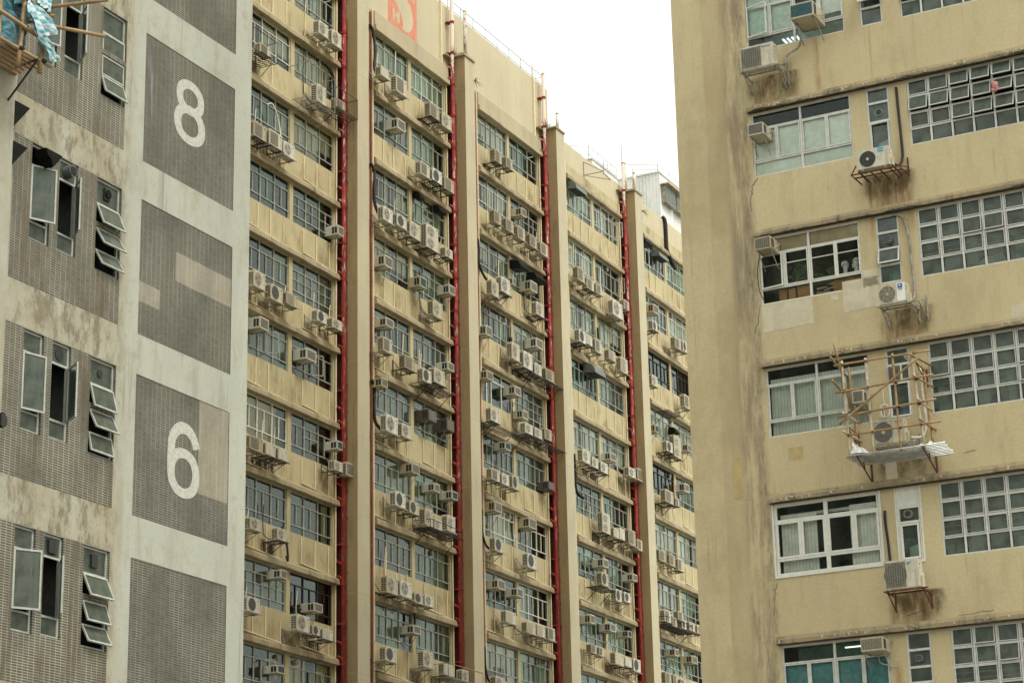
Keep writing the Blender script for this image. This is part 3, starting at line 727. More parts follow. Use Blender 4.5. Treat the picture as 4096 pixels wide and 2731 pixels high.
# dry plants rooted in the fin caps
for i, (u, z, w, lab) in enumerate(((BAYS[1]+7.95, 58.6, .35, 'dry twiggy weed around the pipe right of the painted sign'), (BAYS[2]+7.9, 58.6, .35, 'dry twiggy weed around the pipe at the high roof corner'),
                                   (BAYS[1]+9.1, 57.6, .9, 'small weed hanging from the fin right of the painted sign'), (BAYS[3]+9.1, 57.6, .9, 'small weed hanging from the fin below the rooftop house'))):
    e_ = LONG.empty('weed', u, w, z); tag(e_, lab, 'plant'); rnd = random.Random(i); mb = MB()
    for k in range(16):
        d = Vector((rnd.uniform(-.5, .5), rnd.uniform(-.5, .1), rnd.uniform(.1, .45)*(1 if i < 2 else -1)))
        mb.tube([(rnd.uniform(-.3, .3) if i < 2 else 0, rnd.uniform(-.2, .1), 0), d*.6+Vector((0, 0, .08)), d], [.014, .01, .005], 4)
    mb.build('twigs', M['twig'], e_)

# ================================================================ AIR CONDITIONERS
def guard_rings(mb, cx, cz, r, y, n=4, wd=.007):
    for k in range(n):
        q = r*(k+1)/n; mb.disc(cx, y, cz, q, 18, q-wd)
    for k in range(6):
        a_ = pi*k/6; dx, dz = cos(a_)*r, sin(a_)*r; nx, nz = -sin(a_)*.004, cos(a_)*.004
        mb.quad((cx-dx-nx, y, cz-dz-nz), (cx+dx-nx, y, cz+dz-nz), (cx+dx+nx, y, cz+dz+nz), (cx-dx+nx, y, cz-dz+nz))
def rbox(mb, x0, x1, y0, y1, z0, z1, b=.018):      # box with chamfered vertical front edges and top
    mb.prism_y([(x0+b, z0), (x1-b, z0), (x1, z0+b), (x1, z1-b), (x1-b, z1), (x0+b, z1), (x0, z1-b), (x0, z0+b)], y0, y1); return mb
SPL = {}
def split_parts(ty):
    if ty in SPL: return SPL[ty]
    W, Hh, D = .9, (.65 if ty != 'D' else 1.3), .33; x0, x1, y0, y1 = -W/2, W/2, -.17, .16
    P = []
    body = MB(); rbox(body, x0, x1, y0, y1, .03, Hh); body.box(x0+.06, x0+.12, y0+.03, y1-.02, 0, .03); body.box(x1-.12, x1-.06, y0+.03, y1-.02, 0, .03)
    body.box(x1-.005, x1+.03, -.02, .12, .06, Hh*.42)
    P.append(('casing', body.mesh('casing', M['ac_cream' if ty in 'gs' else 'ac_white'])))
    sl = MB(); n = 7 if ty != 'D' else 14
    for c in range(2):
        for k in range(n):
            z = .09+(Hh-.16)*k/n; y = y0+.05+c*.125; sl.box(x0-.003, x0+.002, y, y+.105, z, z+(Hh-.16)/n*.66)
    P.append(('side_louvre', sl.mesh('side_louvre', M['ac_slot'])))
    cx = -.12
    if ty in 'fkD':
        for cz in ((.34,) if ty != 'D' else (.34, .95)):
            g0 = MB(); R_ = .255; g0.disc(cx, y0-.003, cz, R_, 24); P.append(('fan_recess', g0.mesh('fan_recess', M['ac_fan' if ty == 'k' else 'ac_face'])))
            g1 = MB()
            for k in range(3 if ty != 'k' else 5):      # blades
                a_ = 2*pi*k/3+.4; p = [(cx, cz)]+[(cx+cos(a_+q*.3)*R_*.86, cz+sin(a_+q*.3)*R_*.86) for q in range(4)]
                if ty != 'k': g1.quad(*[(x, y0-.005, z) for x, z in p])
            g1.disc(cx, y0-.007, cz, .055, 12)
            P.append(('fan', g1.mesh('fan', M['ac_fan' if ty != 'k' else 'ac_face'])))
            g2 = MB(); guard_rings(g2, cx, cz, R_, y0-.012, 5, .008); g2.disc(cx, y0-.012, cz, R_+.014, 24, R_-.004)
            P.append(('fan_guard', g2.mesh('fan_guard', M['ac_white' if ty != 'k' else 'ac_slot'])))
    elif ty in 'gs':
        g0 = MB(); g0.box(x0+.06, x0+.60, y0-.004, y0, .08, Hh-.06); P.append(('coil_face', g0.mesh('coil_face', M['ac_mesh'])))
        g1 = MB()
        for k in range(1, 9): z = .08+(Hh-.14)*k/9; g1.box(x0+.06, x0+.60, y0-.012, y0-.006, z-.006-(.012 if ty == 's' else 0), z+.006)
        if ty == 'g':
            for k in range(1, 5): x = x0+.06+.54*k/5; g1.box(x-.004, x+.004, y0-.013, y0-.007, .08, Hh-.06)
        P.append(('fan_guard', g1.mesh('fan_guard', M['ac_cream' if ty == 's' else 'ac_face'])))
    else:
        g0 = MB(); rbox(g0, x0+.05, x0+.62, y0-.008, y0, .07, Hh-.05); P.append(('fan_guard', g0.mesh('fan_guard', M['ac_cream'])))
    g3 = MB(); g3.box(x1-.16, x1-.05, y0-.004, y0, Hh-.13, Hh-.09); g3.box(x1-.14, x1-.10, y0-.004, y0, .2, .23)
    P.append(('badge', g3.mesh('badge', M['ac_teal' if ty in 'fD' else 'ac_slot'])))
    SPL[ty] = P; return P
def bracket_mesh(kind):
    mb = MB(); r = .02
    for x in (-.36, .36):
        mb.box(x-r, x+r, -.24, .575, -.045, -.005)
        if kind == 0:
            mb.box(x-r, x+r, .55, .578, -.05, .5); mb.tube([(x, .56, .48), (x, .20, -.01)], .018, 4)
        else:
            mb.box(x-r, x+r, .55, .578, -.5, 0); mb.tube([(x, .56, -.46), (x, -.1, -.03)], .018, 4)
    mb.box(-.46, .50, -.245, -.215, -.05, -.01); mb.box(-.46, .50, .12, .15, -.048, -.012)
    if kind == 2:
        mb.box(-.5, .6, .5, .54, -.05, -.01)
        for k in range(5): mb.box(-.5, .6, -.2+k*.15, -.18+k*.15, -.052, -.03)
    return mb
BR = {(k, m): bracket_mesh(k).mesh('bracket', M[m]) for k in (0, 1, 2) for m in ('steel_grey', 'steel_dark')}
WIN = {}
def window_ac_parts(ty):
    if ty in WIN: return WIN[ty]
    P = []; W, Hh, D = .66, .44, .62; x0, x1, y0 = -W/2, W/2, -D
    b_ = MB(); rbox(b_, x0, x1, y0, .16, 0, Hh, .012); P.append(('casing', b_.mesh('casing', M['ac_dark' if ty == 'B' else 'ac_white'])))
    s_ = MB()
    for q in (0, 1): s_.box(x0-.003, x0+.002, y0+.07+q*.15, y0+.19+q*.15, .07, Hh-.07)
    P.append(('side_vent', s_.mesh('side_vent', M['ac_slot'])))
    f_ = MB(); f_.box(x0+.05, x1-.05, y0-.004, y0, .05, Hh-.05); P.append(('coil_face', f_.mesh('coil_face', M['ac_teal' if ty == 'T' else 'ac_fan'])))
    g_ = MB()
    for k in range(6): z = .05+(Hh-.1)*(k+.5)/6; g_.box(x0+.05, x1-.05, y0-.012, y0-.005, z-.006, z+.006)
    for k in range(1, 5): x = x0+.05+(W-.1)*k/5; g_.box(x-.005, x+.005, y0-.013, y0-.006, .05, Hh-.05)
    P.append(('front_grille', g_.mesh('front_grille', M['ac_face' if ty != 'T' else 'ac_slot'])))
    k_ = MB()
    for x in (-.26, .26):
        k_.tube([(x, -.02, -.62), (x, -.46, -.01)], .014, 5); k_.box(x-.015, x+.015, -.55, .0, -.03, -.004)
    P.append(('support', k_.mesh('support', M['steel_grey'])))
    WIN[ty] = P; return P
def attach(e_, parts):
    for nm, me in parts:
        o = bpy.data.objects.new(nm, me); col.objects.link(o); o.parent = e_
AC = [(0,'f',-3.15,53.92,0.85,0.71),(0,'f',-1.95,53.88,0.86,0.78),(0,'g',-8.14,50.95,0.83,0.47),(0,'f',-3.31,50.4,0.83,0.94),(0,'g',-1.53,50.77,0.79,0.5),(0,'g',-8.57,46.75,1.0,0.74),(0,'g',-7.31,46.8,1.05,0.77),(0,'f',-6.14,46.74,0.96,0.69),(0,'W',-1.13,44.57,0.52,0.46),(0,'f',-8.4,39.84,0.89,0.75),(0,'k',-7.05,39.65,0.96,0.72),(0,'s',-5.76,39.81,0.93,0.56),(0,'k',-3.15,39.75,0.79,0.54),(0,'f',-1.84,39.79,0.87,0.49),(0,'W',-7.67,38.18,0.69,0.52),(0,'W',-3.84,37.81,0.82,0.5),(0,'g',-8.54,32.59,1.02,0.59),(0,'p',-7.3,32.59,0.78,0.56),(0,'p',-6.29,32.61,0.73,0.54),(0,'T',-1.16,34.27,0.45,0.39),(0,'f',-1.62,33.16,0.7,0.47),(0,'g',-0.57,33.16,0.9,0.62),(0,'f',-8.4,29.16,0.83,0.51),(0,'f',-6.29,29.1,0.72,0.54),(0,'W',-5.8,27.57,0.47,0.36),(0,'k',-8.55,25.68,0.93,0.63),(0,'W',-3.05,26.58,0.67,0.38),(0,'f',-4.7,25.47,1.04,0.72),(0,'k',-3.41,25.48,0.62,0.43),(0,'p',-2.55,25.42,0.83,0.47),(0,'T',-5.98,23.51,0.56,0.33),(1,'p',2.7,54.08,0.83,0.52),(1,'g',4.25,53.84,1.1,0.9),(1,'g',7.75,53.84,1.01,0.78),(1,'f',9.06,53.77,1.03,0.81),(1,'W',4.6,52.03,0.78,0.54),(1,'g',6.7,50.28,0.95,0.72),(1,'k',7.95,50.37,1.0,0.69),(1,'g',9.24,50.34,1.02,0.72),(1,'f',2.89,46.58,0.91,0.73),(1,'k',4.24,46.73,0.96,0.64),(1,'f',5.53,46.57,1.07,0.87),(1,'D',7.22,46.54,1.25,1.31),(1,'f',9.24,46.67,0.77,0.52),(1,'W',3.24,44.39,0.74,0.55),(1,'T',6.78,44.39,0.64,0.53),(1,'W',9.85,44.92,0.62,0.47),(1,'f',7.85,43.14,0.99,0.83),(1,'W',3.36,41.37,0.7,0.43),(1,'g',2.84,39.96,0.85,0.71),(1,'g',4.92,39.65,1.03,0.69),(1,'k',6.71,39.47,0.88,0.66),(1,'f',7.89,39.69,1.09,0.78),(1,'W',9.59,40.82,0.66,0.42),(1,'W',2.92,38.26,0.55,0.42),(1,'B',7.5,37.71,0.81,0.55),(1,'B',9.4,37.65,0.76,0.59),(1,'f',3.08,36.08,1.1,0.84),(1,'f',4.6,36.18,0.91,0.67),(1,'W',5.81,34.7,0.71,0.47),(1,'W',8.04,34.25,0.54,0.4),(1,'T',9.85,34.24,0.59,0.41),(1,'k',3.93,32.66,0.96,0.71),(1,'k',5.31,32.59,0.83,0.62),(1,'f',6.8,32.3,0.8,0.86),(1,'f',7.76,32.3,0.76,0.51),(1,'f',9.06,32.45,0.83,0.82),(1,'f',3.06,28.39,1.04,0.82),(1,'f',4.34,28.46,1.11,0.77),(1,'k',5.71,28.38,0.82,0.49),(1,'f',6.72,28.4,0.84,0.54),(1,'W',5.84,26.97,0.66,0.39),(1,'k',2.92,25.25,1.0,0.66),(1,'f',6.51,25.46,0.94,0.8),(1,'p',8.55,25.36,1.0,0.57),(1,'f',10.42,25.27,0.66,0.62),(2,'g',15.07,53.93,0.8,0.75),(2,'g',16.45,54.05,0.74,0.66),(2,'g',14.86,50.38,0.79,0.72),(2,'g',16.28,50.39,0.87,0.7),(2,'g',17.67,50.38,0.89,0.73),(2,'g',19.17,50.39,0.88,0.71),(2,'g',20.51,50.34,0.92,0.75),(2,'W',18.46,51.98,0.6,0.46),(2,'f',14.38,46.15,0.8,0.85),(2,'f',15.52,46.66,1.04,0.88),(2,'W',17.2,47.59,0.33,0.39),(2,'W',19.4,47.93,0.8,0.56),(2,'f',19.76,46.58,0.96,0.79),(2,'W',13.9,43.86,0.68,0.51),(2,'f',16.62,43.24,0.91,0.94),(2,'f',18.01,43.12,1.07,0.95),(2,'f',19.37,43.07,0.85,0.69),(2,'g',20.76,43.16,1.05,0.65),(2,'W',19.93,44.81,0.8,0.53),(2,'W',13.9,41.46,0.69,0.45),(2,'W',17.14,41.43,0.72,0.47),(2,'f',14.01,39.2,0.87,0.73),(2,'W',18.03,40.34,0.62,0.45),(2,'f',18.01,39.5,0.92,0.58),(2,'f',19.17,39.55,0.88,0.54),(2,'g',20.42,39.71,0.84,0.63),(2,'T',15.86,38.14,0.65,0.4),(2,'g',13.97,36.08,0.9,0.61),(2,'f',15.15,36.1,0.79,0.58),(2,'k',16.34,36.12,0.74,0.72),(2,'B',20.97,37.09,0.76,0.43),(2,'W',14.52,34.58,0.81,0.51),(2,'W',18.49,34.5,0.86,0.52),(2,'k',14.18,32.43,0.98,0.69),(2,'k',17.92,32.24,1.04,0.77),(2,'W',14.71,30.6,0.77,0.47),(2,'W',16.89,30.57,0.65,0.42),(2,'p',15.28,28.94,1.08,0.62),(2,'p',17.64,28.77,1.03,0.58),(2,'p',18.86,28.79,0.95,0.63),(2,'g',20.2,28.78,0.81,0.68),(2,'f',13.97,25.42,0.96,0.64),(3,'g',25.39,50.31,0.94,0.82),(3,'g',26.62,50.14,0.96,0.7),(3,'g',27.95,50.24,0.79,0.63),(3,'f',30.24,49.58,1.4,0.97),(3,'g',31.94,50.41,0.71,0.62),(3,'k',25.33,46.56,0.87,0.78),(3,'p',26.27,46.67,0.81,0.63),(3,'g',27.51,46.58,0.85,0.81),(3,'s',29.42,46.62,0.92,0.6),(3,'s',31.11,46.32,1.01,0.91),(3,'f',25.25,39.54,1.02,0.75),(3,'f',26.53,39.5,0.82,0.61),(3,'f',27.72,39.48,0.92,0.62),(3,'W',29.43,40.6,0.79,0.44),(3,'f',31.7,40.1,0.98,0.57),(3,'g',32.99,40.14,0.94,0.74),(3,'D',27.66,35.98,1.09,1.17),(3,'p',29.19,36.0,0.73,0.56),(3,'p',30.02,36.02,0.74,0.69),(3,'g',31.33,35.98,0.98,0.91),(3,'g',32.58,35.89,0.7,0.63),(3,'W',27.9,34.07,0.65,0.47),(3,'k',27.3,32.92,0.9,0.73),(3,'W',32.01,34.0,0.64,0.4),(3,'k',29.21,32.33,0.77,0.69),(3,'k',30.4,32.49,0.83,0.56),(3,'W',25.92,30.57,0.57,0.49),(3,'W',28.58,30.55,0.72,0.44),(3,'T',31.02,30.58,0.49,0.35),(3,'g',25.61,28.88,0.69,0.49),(3,'g',26.66,28.86,0.53,0.49),(3,'p',28.79,28.67,1.2,0.72),(3,'p',30.16,28.77,0.91,0.5),(3,'k',31.33,28.66,1.01,0.74),(4,'W',36.85,51.66,0.81,0.55),(4,'k',36.28,50.32,0.7,0.64),(4,'g',39.82,50.16,0.97,0.7),(4,'k',41.14,50.25,0.67,0.71),(4,'f',35.79,46.68,0.87,0.67),(4,'g',40.97,46.54,0.93,0.86),(4,'T',36.3,43.88,0.54,0.44),(4,'k',37.71,42.96,0.93,0.67),(4,'D',38.88,42.87,1.15,1.4),(4,'W',41.5,43.87,0.58,0.42),(4,'g',37.15,39.68,1.25,0.81),(4,'g',38.79,39.76,0.51,0.51),(4,'W',40.66,41.1,0.73,0.52),(4,'g',35.77,35.86,1.09,0.64),(4,'g',37.36,35.85,0.87,0.69),(4,'g',38.71,35.75,0.7,0.75),(4,'g',36.24,32.26,0.97,0.73),(4,'g',37.44,32.16,0.61,0.54),(4,'g',38.36,32.69,0.82,0.54),(4,'k',38.94,32.24,0.62,0.49),(4,'f',40.08,32.32,0.89,0.54),(4,'f',41.36,32.32,0.77,0.55),(4,'W',37.94,30.5,0.61,0.42),(4,'W',40.55,30.44,0.89,0.45),(4,'g',35.96,28.57,0.88,0.69),(4,'g',37.18,28.66,0.61,0.62),(4,'g',38.33,28.67,0.69,0.48)]
ORDN = ['first', 'second', 'third', 'fourth', 'fifth', 'sixth', 'seventh', 'eighth', 'ninth', 'tenth', 'eleventh', 'twelfth']
NUM = ['', 'one', 'two', 'three', 'four', 'five', 'six', 'seven', 'eight', 'nine', 'ten', 'eleven']
BAYN = ['bay beside the grey mosaic block', 'bay under the red painted sign', 'bay under the high roof corner', 'bay left of the rightmost red drainpipe', 'far bay half hidden by tan building']
LOOK = {'f': 'off-white outdoor unit with round fan', 'k': 'outdoor unit with dark round fan', 'g': 'cream outdoor unit with square mesh face', 's': 'cream outdoor unit with slatted face', 'p': 'plain pale outdoor unit', 'D': 'tall twin-fan outdoor unit',
        'W': 'white window air conditioner', 'T': 'window air conditioner with teal face', 'B': 'dark window air conditioner'}
rows = {}
for i, (b, ty, u, z, w, h) in enumerate(AC):
    r = int((VTOP[b]+.33-(z+h/2))/PITCHV); cl = 'w' if ty in 'WTB' else 's'
    rows.setdefault((b, r, cl), []).append((u, i))
ORDER = {}
for k, l in rows.items():
    l.sort()
    for j, (u, i) in enumerate(l): ORDER[i] = (k[1], j, len(l), k[2])
DARKRACK = {2, 4}
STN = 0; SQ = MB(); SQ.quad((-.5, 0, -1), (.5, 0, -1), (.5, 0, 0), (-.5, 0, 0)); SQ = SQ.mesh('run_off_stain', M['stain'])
for i, (b, ty, u, z, w, h) in enumerate(AC):
    r, j, n, cl = ORDER[i]; rnd = random.Random(i*13+5)
    pos = 'only one' if n == 1 else (ORDN[j]+' from left of '+NUM[n])
    where = ('under' if cl == 's' else 'in')+' window row '+NUM[r+1]
    lab = LOOK[ty]+', '+pos+' '+where+', '+BAYN[b]
    if len(lab.replace(',', '').split()) > 16 or len(lab.split()) > 16:
        SH = {'f': 'pale round-fan unit', 'k': 'dark-fan unit', 'g': 'square-mesh outdoor unit', 's': 'slatted outdoor unit', 'p': 'plain outdoor unit', 'D': 'twin-fan outdoor unit', 'W': 'white window unit', 'T': 'teal-faced window unit', 'B': 'dark window unit'}[ty]
        BS = ['bay beside grey block', 'bay under red sign', 'bay under high roof corner', 'bay left of last drainpipe', 'far bay beside tan building'][b]
        pos = 'alone' if n == 1 else ORDN[j]+' of '+NUM[n]
        lab = SH+', '+pos+' '+where+', '+BS
    if cl == 's':
        e_ = LONG.empty('outdoor_unit', u+w/2, .58, z); e_.scale = (w/.9, 1, h/(.65 if ty != 'D' else 1.3))
        attach(e_, split_parts(ty))
        if STN < 96 and rnd.random() < .85:
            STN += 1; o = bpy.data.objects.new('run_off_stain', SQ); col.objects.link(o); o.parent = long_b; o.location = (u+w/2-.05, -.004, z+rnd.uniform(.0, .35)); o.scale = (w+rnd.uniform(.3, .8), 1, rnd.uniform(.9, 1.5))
        dark = rnd.random() < .35
        o = bpy.data.objects.new('bracket', BR[(rnd.choice((0, 0, 1)) if not dark else rnd.choice((0, 2)), 'steel_dark' if dark else 'steel_grey')]); col.objects.link(o); o.parent = e_
        if rnd.random() < .55:
            hz = WH*.2+rnd.uniform(.3, 1.2); mb = MB(); x = rnd.choice((-.52, .5))
            mb.tube([(.46, .1, .15), (x+.08, .3, .1), (x, .52, .35), (x-.05, .53, .5+hz*.5), (x+.03, .53, hz+.6)], .022, 6)
            mb.build('hose', M[rnd.choice(('black_rubber', 'white_hose', 'conduit'))], e_)
        tag(e_, lab, 'air conditioner', 'outdoor units bracketed below the windows of the factory block')
    else:
        e_ = LONG.empty('window_unit', u+w/2, 0, z); e_.scale = (w/.66, 1, h/.44)
        attach(e_, window_ac_parts(ty)); tag(e_, lab, 'air conditioner', 'window units poking out of the factory block windows')

# steel cages and long racks
def cage(u0, u1, z0, z1, w0, w1, m, lab, floor=True, rails=2):
    e_ = LONG.empty('steel_cage', u0, w0, z0); tag(e_, lab, 'rack'); L_ = u1-u0; D = w1-w0; Hh = z1-z0
    mb = MB(); r = .02
    for zz in ([0, Hh] if Hh > .3 else [0]):
        mb.tube([(0, 0, zz), (0, -D, zz), (L_, -D, zz), (L_, 0, zz)], r, 4)
    if Hh > .3:
        for x in (0, L_): mb.tube([(x, -D, 0), (x, -D, Hh)], r, 4)
        if rails > 2: mb.tube([(L_/2, -D, 0), (L_/2, -D, Hh)], r, 4)
    mb.build('frame', m, e_)
    mb = MB(); n = int(L_/.16)
    for k in range(n+1): mb.box(L_*k/n-.012, L_*k/n+.012, -D, 0, -.012, .012)
    for k in range(3): mb.box(0, L_, -D*(k+.5)/3-.012, -D*(k+.5)/3+.012, -.02, .004)
    mb.build('floor_grid', m, e_)
    mb = MB()
    for x in (.15, L_-.15): mb.tube([(x, 0, -.7), (x, -D*.8, -.02)], .022, 4)
    mb.build('strut', m, e_)
cage(-9.1, -7.1, 50.72, 51.75, .0, .95, M['steel_dark'], 'black open cage around the small unit beside the grey block, second row')
cage(-4.4, -2.1, 50.2, 51.9, .0, 1.0, M['steel_grey'], 'tall pale wire cage around a unit left of the first red drainpipe', rails=3)
cage(-1.9, -.1, 50.6, 51.6, .0, 1.05, M['steel_dark'], 'black steel cage in front of the first red drainpipe')
cage(6.9, 10.2, 32.2, 32.6, .05, .98, M['steel_dark'], 'long black rack holding three units under the red sign bay, seventh row')
cage(7.0, 9.5, 39.35, 39.6, .05, .98, M['steel_dark'], 'black rack under two units, fifth row of the bay below the red sign')
cage(13.7, 16.4, 38.95, 39.0, .05, 1.0, M['steel_dark'], 'black rack with an empty end, fifth row of the bay below the roof corner')
cage(17.8, 22.6, 39.35, 39.4, .05, 1.0, M['steel_dark'], 'long black rack under three units, jutting past the third red drainpipe')
cage(18.9, 22.4, 42.95, 43.0, .05, 1.0, M['steel_dark'], 'black rack jutting past the third red drainpipe, fourth window row')
cage(26.6, 28.6, 32.72, 32.76, .05, 1.0, M['steel_dark'], 'black trestle rack under one dark fan unit left of the last drainpipe')
cage(37.6, 39.4, 45.5, 45.55, .05, 1.0, M['steel_dark'], 'empty black rack below black framed windows in the far bay')
cage(35.9, 39.9, 32.05, 32.5, .05, 1.0, M['steel_dark'], 'long black rack of several units in the far bay, seventh row')
cage(8.5, 12.1, 25.25, 25.9, .05, 1.0, M['steel_grey'], 'grey railed rack in front of the second red drainpipe at the bottom')

# exhaust hoods
def hood(F, u, z, wdt, dep, hgt, m, lab, curved=True):
    e_ = F.empty('exhaust_hood', u, 0, z); tag(e_, lab, 'exhaust hood', 'sheet metal exhaust hoods on the windows')
    if curved: prof = [(0, 0)]+[(-dep*sin(radians(q)), hgt*cos(radians(q))-hgt*.0) for q in range(0, 91, 15)]+[(-dep, -.06)]
    else: prof = [(0, 0), (0, hgt), (-dep*.75, hgt*.8), (-dep, hgt*.1), (-dep*.92, -.04)]
    mb = MB(); mb.prism(prof, -wdt/2, wdt/2); mb.build('shell', m, e_)
    mb = MB(); mb.quad((-wdt/2+.04, -dep+.04, -.07), (wdt/2-.04, -dep+.04, -.07), (wdt/2-.04, -.04, -.012), (-wdt/2+.04, -.04, -.012)); mb.build('opening', M['ac_slot'], e_)
hood(LONG, 26.6, 56.15, 1.5, .62, .5, M['hood_grey'], 'curved grey exhaust hood at the left end of top window row, fourth bay')
hood(LONG, 36.4, 55.95, 1.2, .7, .45, M['hood_dark'], 'dark square exhaust hood, left one of two on the far bay top row', False)
hood(LONG, 39.0, 55.85, 1.5, .6, .45, M['hood_grey'], 'curved grey exhaust hood, right one of two on the far bay top row')
hood(LONG, 7.5, 49.30, .5, .4, .35, M['hood_dark'], 'small dark round exhaust hood in the third window row under the red sign')
hood(LONG, 9.7, 49.25, .7, .4, .35, M['hood_dark'], 'small dark exhaust hood above the twin fan unit under the red sign', False)
hood(LONG, 18.5, 48.85, .9, .7, .5, M['hood_dark'], 'black square exhaust hood, left of two in row three below the roof corner', False)
hood(LONG, 20.9, 48.9, 1.4, .6, .4, M['hood_dark'], 'black sloping exhaust hood, right of two in row three below the roof corner', False)
hood(LONG, 28.1, 45.35, 1.5, .75, .6, M['hood_grey'], 'large grey-green exhaust hood in the fourth row left of the last red drainpipe')
hood(LONG, 40.2, 45.6-.9, .6, .5, .4, M['hood_dark'], 'small black exhaust hood high in the fourth row of the far bay', False)

# loose hoses hanging on the long block
def hose(F, pts, r, m, lab, name='hose', cat='hose'):
    p0 = pts[0]; P = [(p[0]-p0[0], -(p[1]-p0[1]), p[2]-p0[2]) for p in pts]
    S_ = []
    for i in range(len(P)-1):       # Catmull-Rom
        a_, b_, c_, d_ = [Vector(P[max(0, min(len(P)-1, q))]) for q in (i-1, i, i+1, i+2)]
        for k in range(5):
            t_ = k/5; S_.append(.5*((2*b_)+(c_-a_)*t_+(2*a_-5*b_+4*c_-d_)*t_*t_+(3*b_-a_-3*c_+d_)*t_**3))
    S_.append(Vector(P[-1])); mb = MB(); mb.tube(S_, r, 7)
    o = mb.build(name, m, smooth=True); o.location = F.loc(*p0); o.rotation_euler = (0, 0, F.az); return tag(o, lab, cat)
BK = M['black_rubber']
hose(LONG, [(2.75, .1, 57.0), (3.05, .12, 56.6), (3.15, .14, 55.6), (3.1, .14, 54.9), (3.2, .3, 54.3), (3.4, .4, 54.15)], .085, BK, 'thick black hose left of the top window row under the red sign')
hose(LONG, [(2.8, .1, 49.6), (3.1, .12, 49.2), (3.05, .14, 48.2), (3.1, .15, 47.6), (3.3, .3, 47.0), (3.6, .4, 46.8)], .08, BK, 'thick black hose left of the third window row under the red sign')
hose(LONG, [(2.8, .1, 38.6), (3.05, .12, 38.2), (3.0, .14, 37.2), (3.1, .15, 36.6), (3.35, .35, 36.2)], .08, BK, 'thick black hose left of the sixth window row under the red sign')
hose(LONG, [(-1.3, .1, 53.1), (-.85, .12, 52.8), (-.7, .14, 52.2), (-.75, .15, 51.6)], .08, BK, 'short thick black hose left of the first red drainpipe near the top')
hose(LONG, [(14.1, .1, 49.3), (14.2, .12, 48.6), (14.15, .14, 47.9), (14.5, .3, 47.2), (15.0, .45, 46.9)], .07, BK, 'black hose left of third window row in the bay below roof corner')
hose(LONG, [(17.7, .14, 44.8), (17.75, .14, 44.0), (17.6, .14, 43.2)], .1, BK, 'short thick black hose between windows, bay below the roof corner')
hose(LONG, [(25.5, .1, 37.3+2.8), (25.5, .12, 39.0), (25.6, .14, 38.0), (26.0, .4, 37.6)], .09, BK, 'long black hose left of the fifth row, bay left of last drainpipe')
hose(LONG, [(29.3, .14, 44.6+4), (29.35, .14, 47.6), (29.3, .14, 46.9)], .07, BK, 'thin black hose between window groups left of the last drainpipe')
hose(LONG, [(40.4, -.0, 59.2), (40.6, .12, 58.9), (40.65, .12, 57.6), (40.7, .14, 56.9), (41.3, .2, 56.3), (41.5, .35, 55.9)], .13, BK, 'very thick black duct hanging over the parapet of the far bay')
hose(LONG, [(-6.6, .14, 49.1), (-6.3, .25, 49.2), (-5.9, .3, 48.6), (-5.8, .4, 47.6), (-6.0, .45, 47.2)], .035, M['white_hose'], 'looping pale hose in the third row beside the grey mosaic block')
hose(LONG, [(14.1, .1, 34.6), (14.0, .12, 33.6), (14.2, .2, 32.8), (14.6, .4, 32.5)], .06, BK, 'black hose curling to a unit in the seventh row below roof corner')
hose(LONG, [(14.1, .1, 27.6), (14.1, .12, 26.6), (14.3, .2, 25.9), (14.8, .4, 25.6)], .06, BK, 'black hose at the lowest visible row in the bay below roof corner')
hose(LONG, [(-5.0, .14, 34.2-4.2), (-4.85, .3, 29.2), (-4.9, .4, 28.5), (-5.2, .5, 28.6)], .05, BK, 'black looped hose beside a unit in row eight next to the grey block')
hose(LONG, [(6.6, .14, 36-7.4), (6.7, .2, 27.8), (6.65, .15, 27.0)], .06, BK, 'black hose between the window groups in row eight under red sign')

# ================================================================ GREY MOSAIC BLOCK
gb = empty('mosaic_block', (GREY.ox, GREY.oy, 0), GREY.az); tag(gb, 'grey block with dark mosaic panels, large painted storey numbers and open windows', 'building')
ZB = 17.10; GP = 3.60
levels = range(-3, 4)
bay = []; pan = []; wins = []
for k in range(-4, 4):
    z0 = ZB+GP*k+.81 if k > -4 else 4; z1 = ZB+GP*(k+1) if k > -4 else ZB+GP*(-3)
    bay.append((-5.69, -2.41, z0, z1)); pan.append((-1.77, 1.45, z0, z1))
    wt = z1-.02
    wins.append([(-5.17, -4.59, wt-1.87, wt), (-4.35, -3.80, wt-1.84, wt), (-3.20, -2.43, wt-1.87, wt)])
top = ZB+GP*4+6
mb = MB(); wall_cells(mb, -7.0, 2.08, 0, top, bay+pan, 0)
mb.box(-16, -7.0, .001, 3, 0, top); mb.box(-16, 2.07, 3.0, 16, 0, top)
mb.quad((2.08, 0, 0), (2.08, 16, 0), (2.08, 16, top), (2.08, 0, top))
mb.build('wall', M['grey'], gb)
mb = MB(); mb.box(-9.5, -6.33, -.50, -.001, 0, top); mb.build('pier', M['grey'], gb)
for (a0, a1, b0, b1), ws in zip(bay, wins):
    mb = MB(); wall_cells(mb, a0, a1, b0, b1, ws, 0, .12); mb.build('tiled_spandrel', M['tile_bay'], gb)
for a0, a1, b0, b1 in pan:
    mb = MB(); mb.quad((a0, .012, b0), (a1, .012, b0), (a1, .012, b1), (a0, .012, b1))
    for q in (a0, a1): mb.quad((q, 0, b0), (q, .012, b0), (q, .012, b1), (q, 0, b1))
    mb.build('tiled_panel', M['tile'], gb)
# beige replaced areas
for a0, a1, b0, b1 in ((-.55, 1.44, 22.96, 23.58), (-1.76, -1.07, 22.19, 22.60), (.38, 1.44, 18.78, 20.69)):
    mb = MB(); mb.quad((a0, .008, b0), (a1, .008, b0), (a1, .008, b1), (a0, .008, b1)); mb.build('beige_tile_patch', M['tile_beige'], gb)
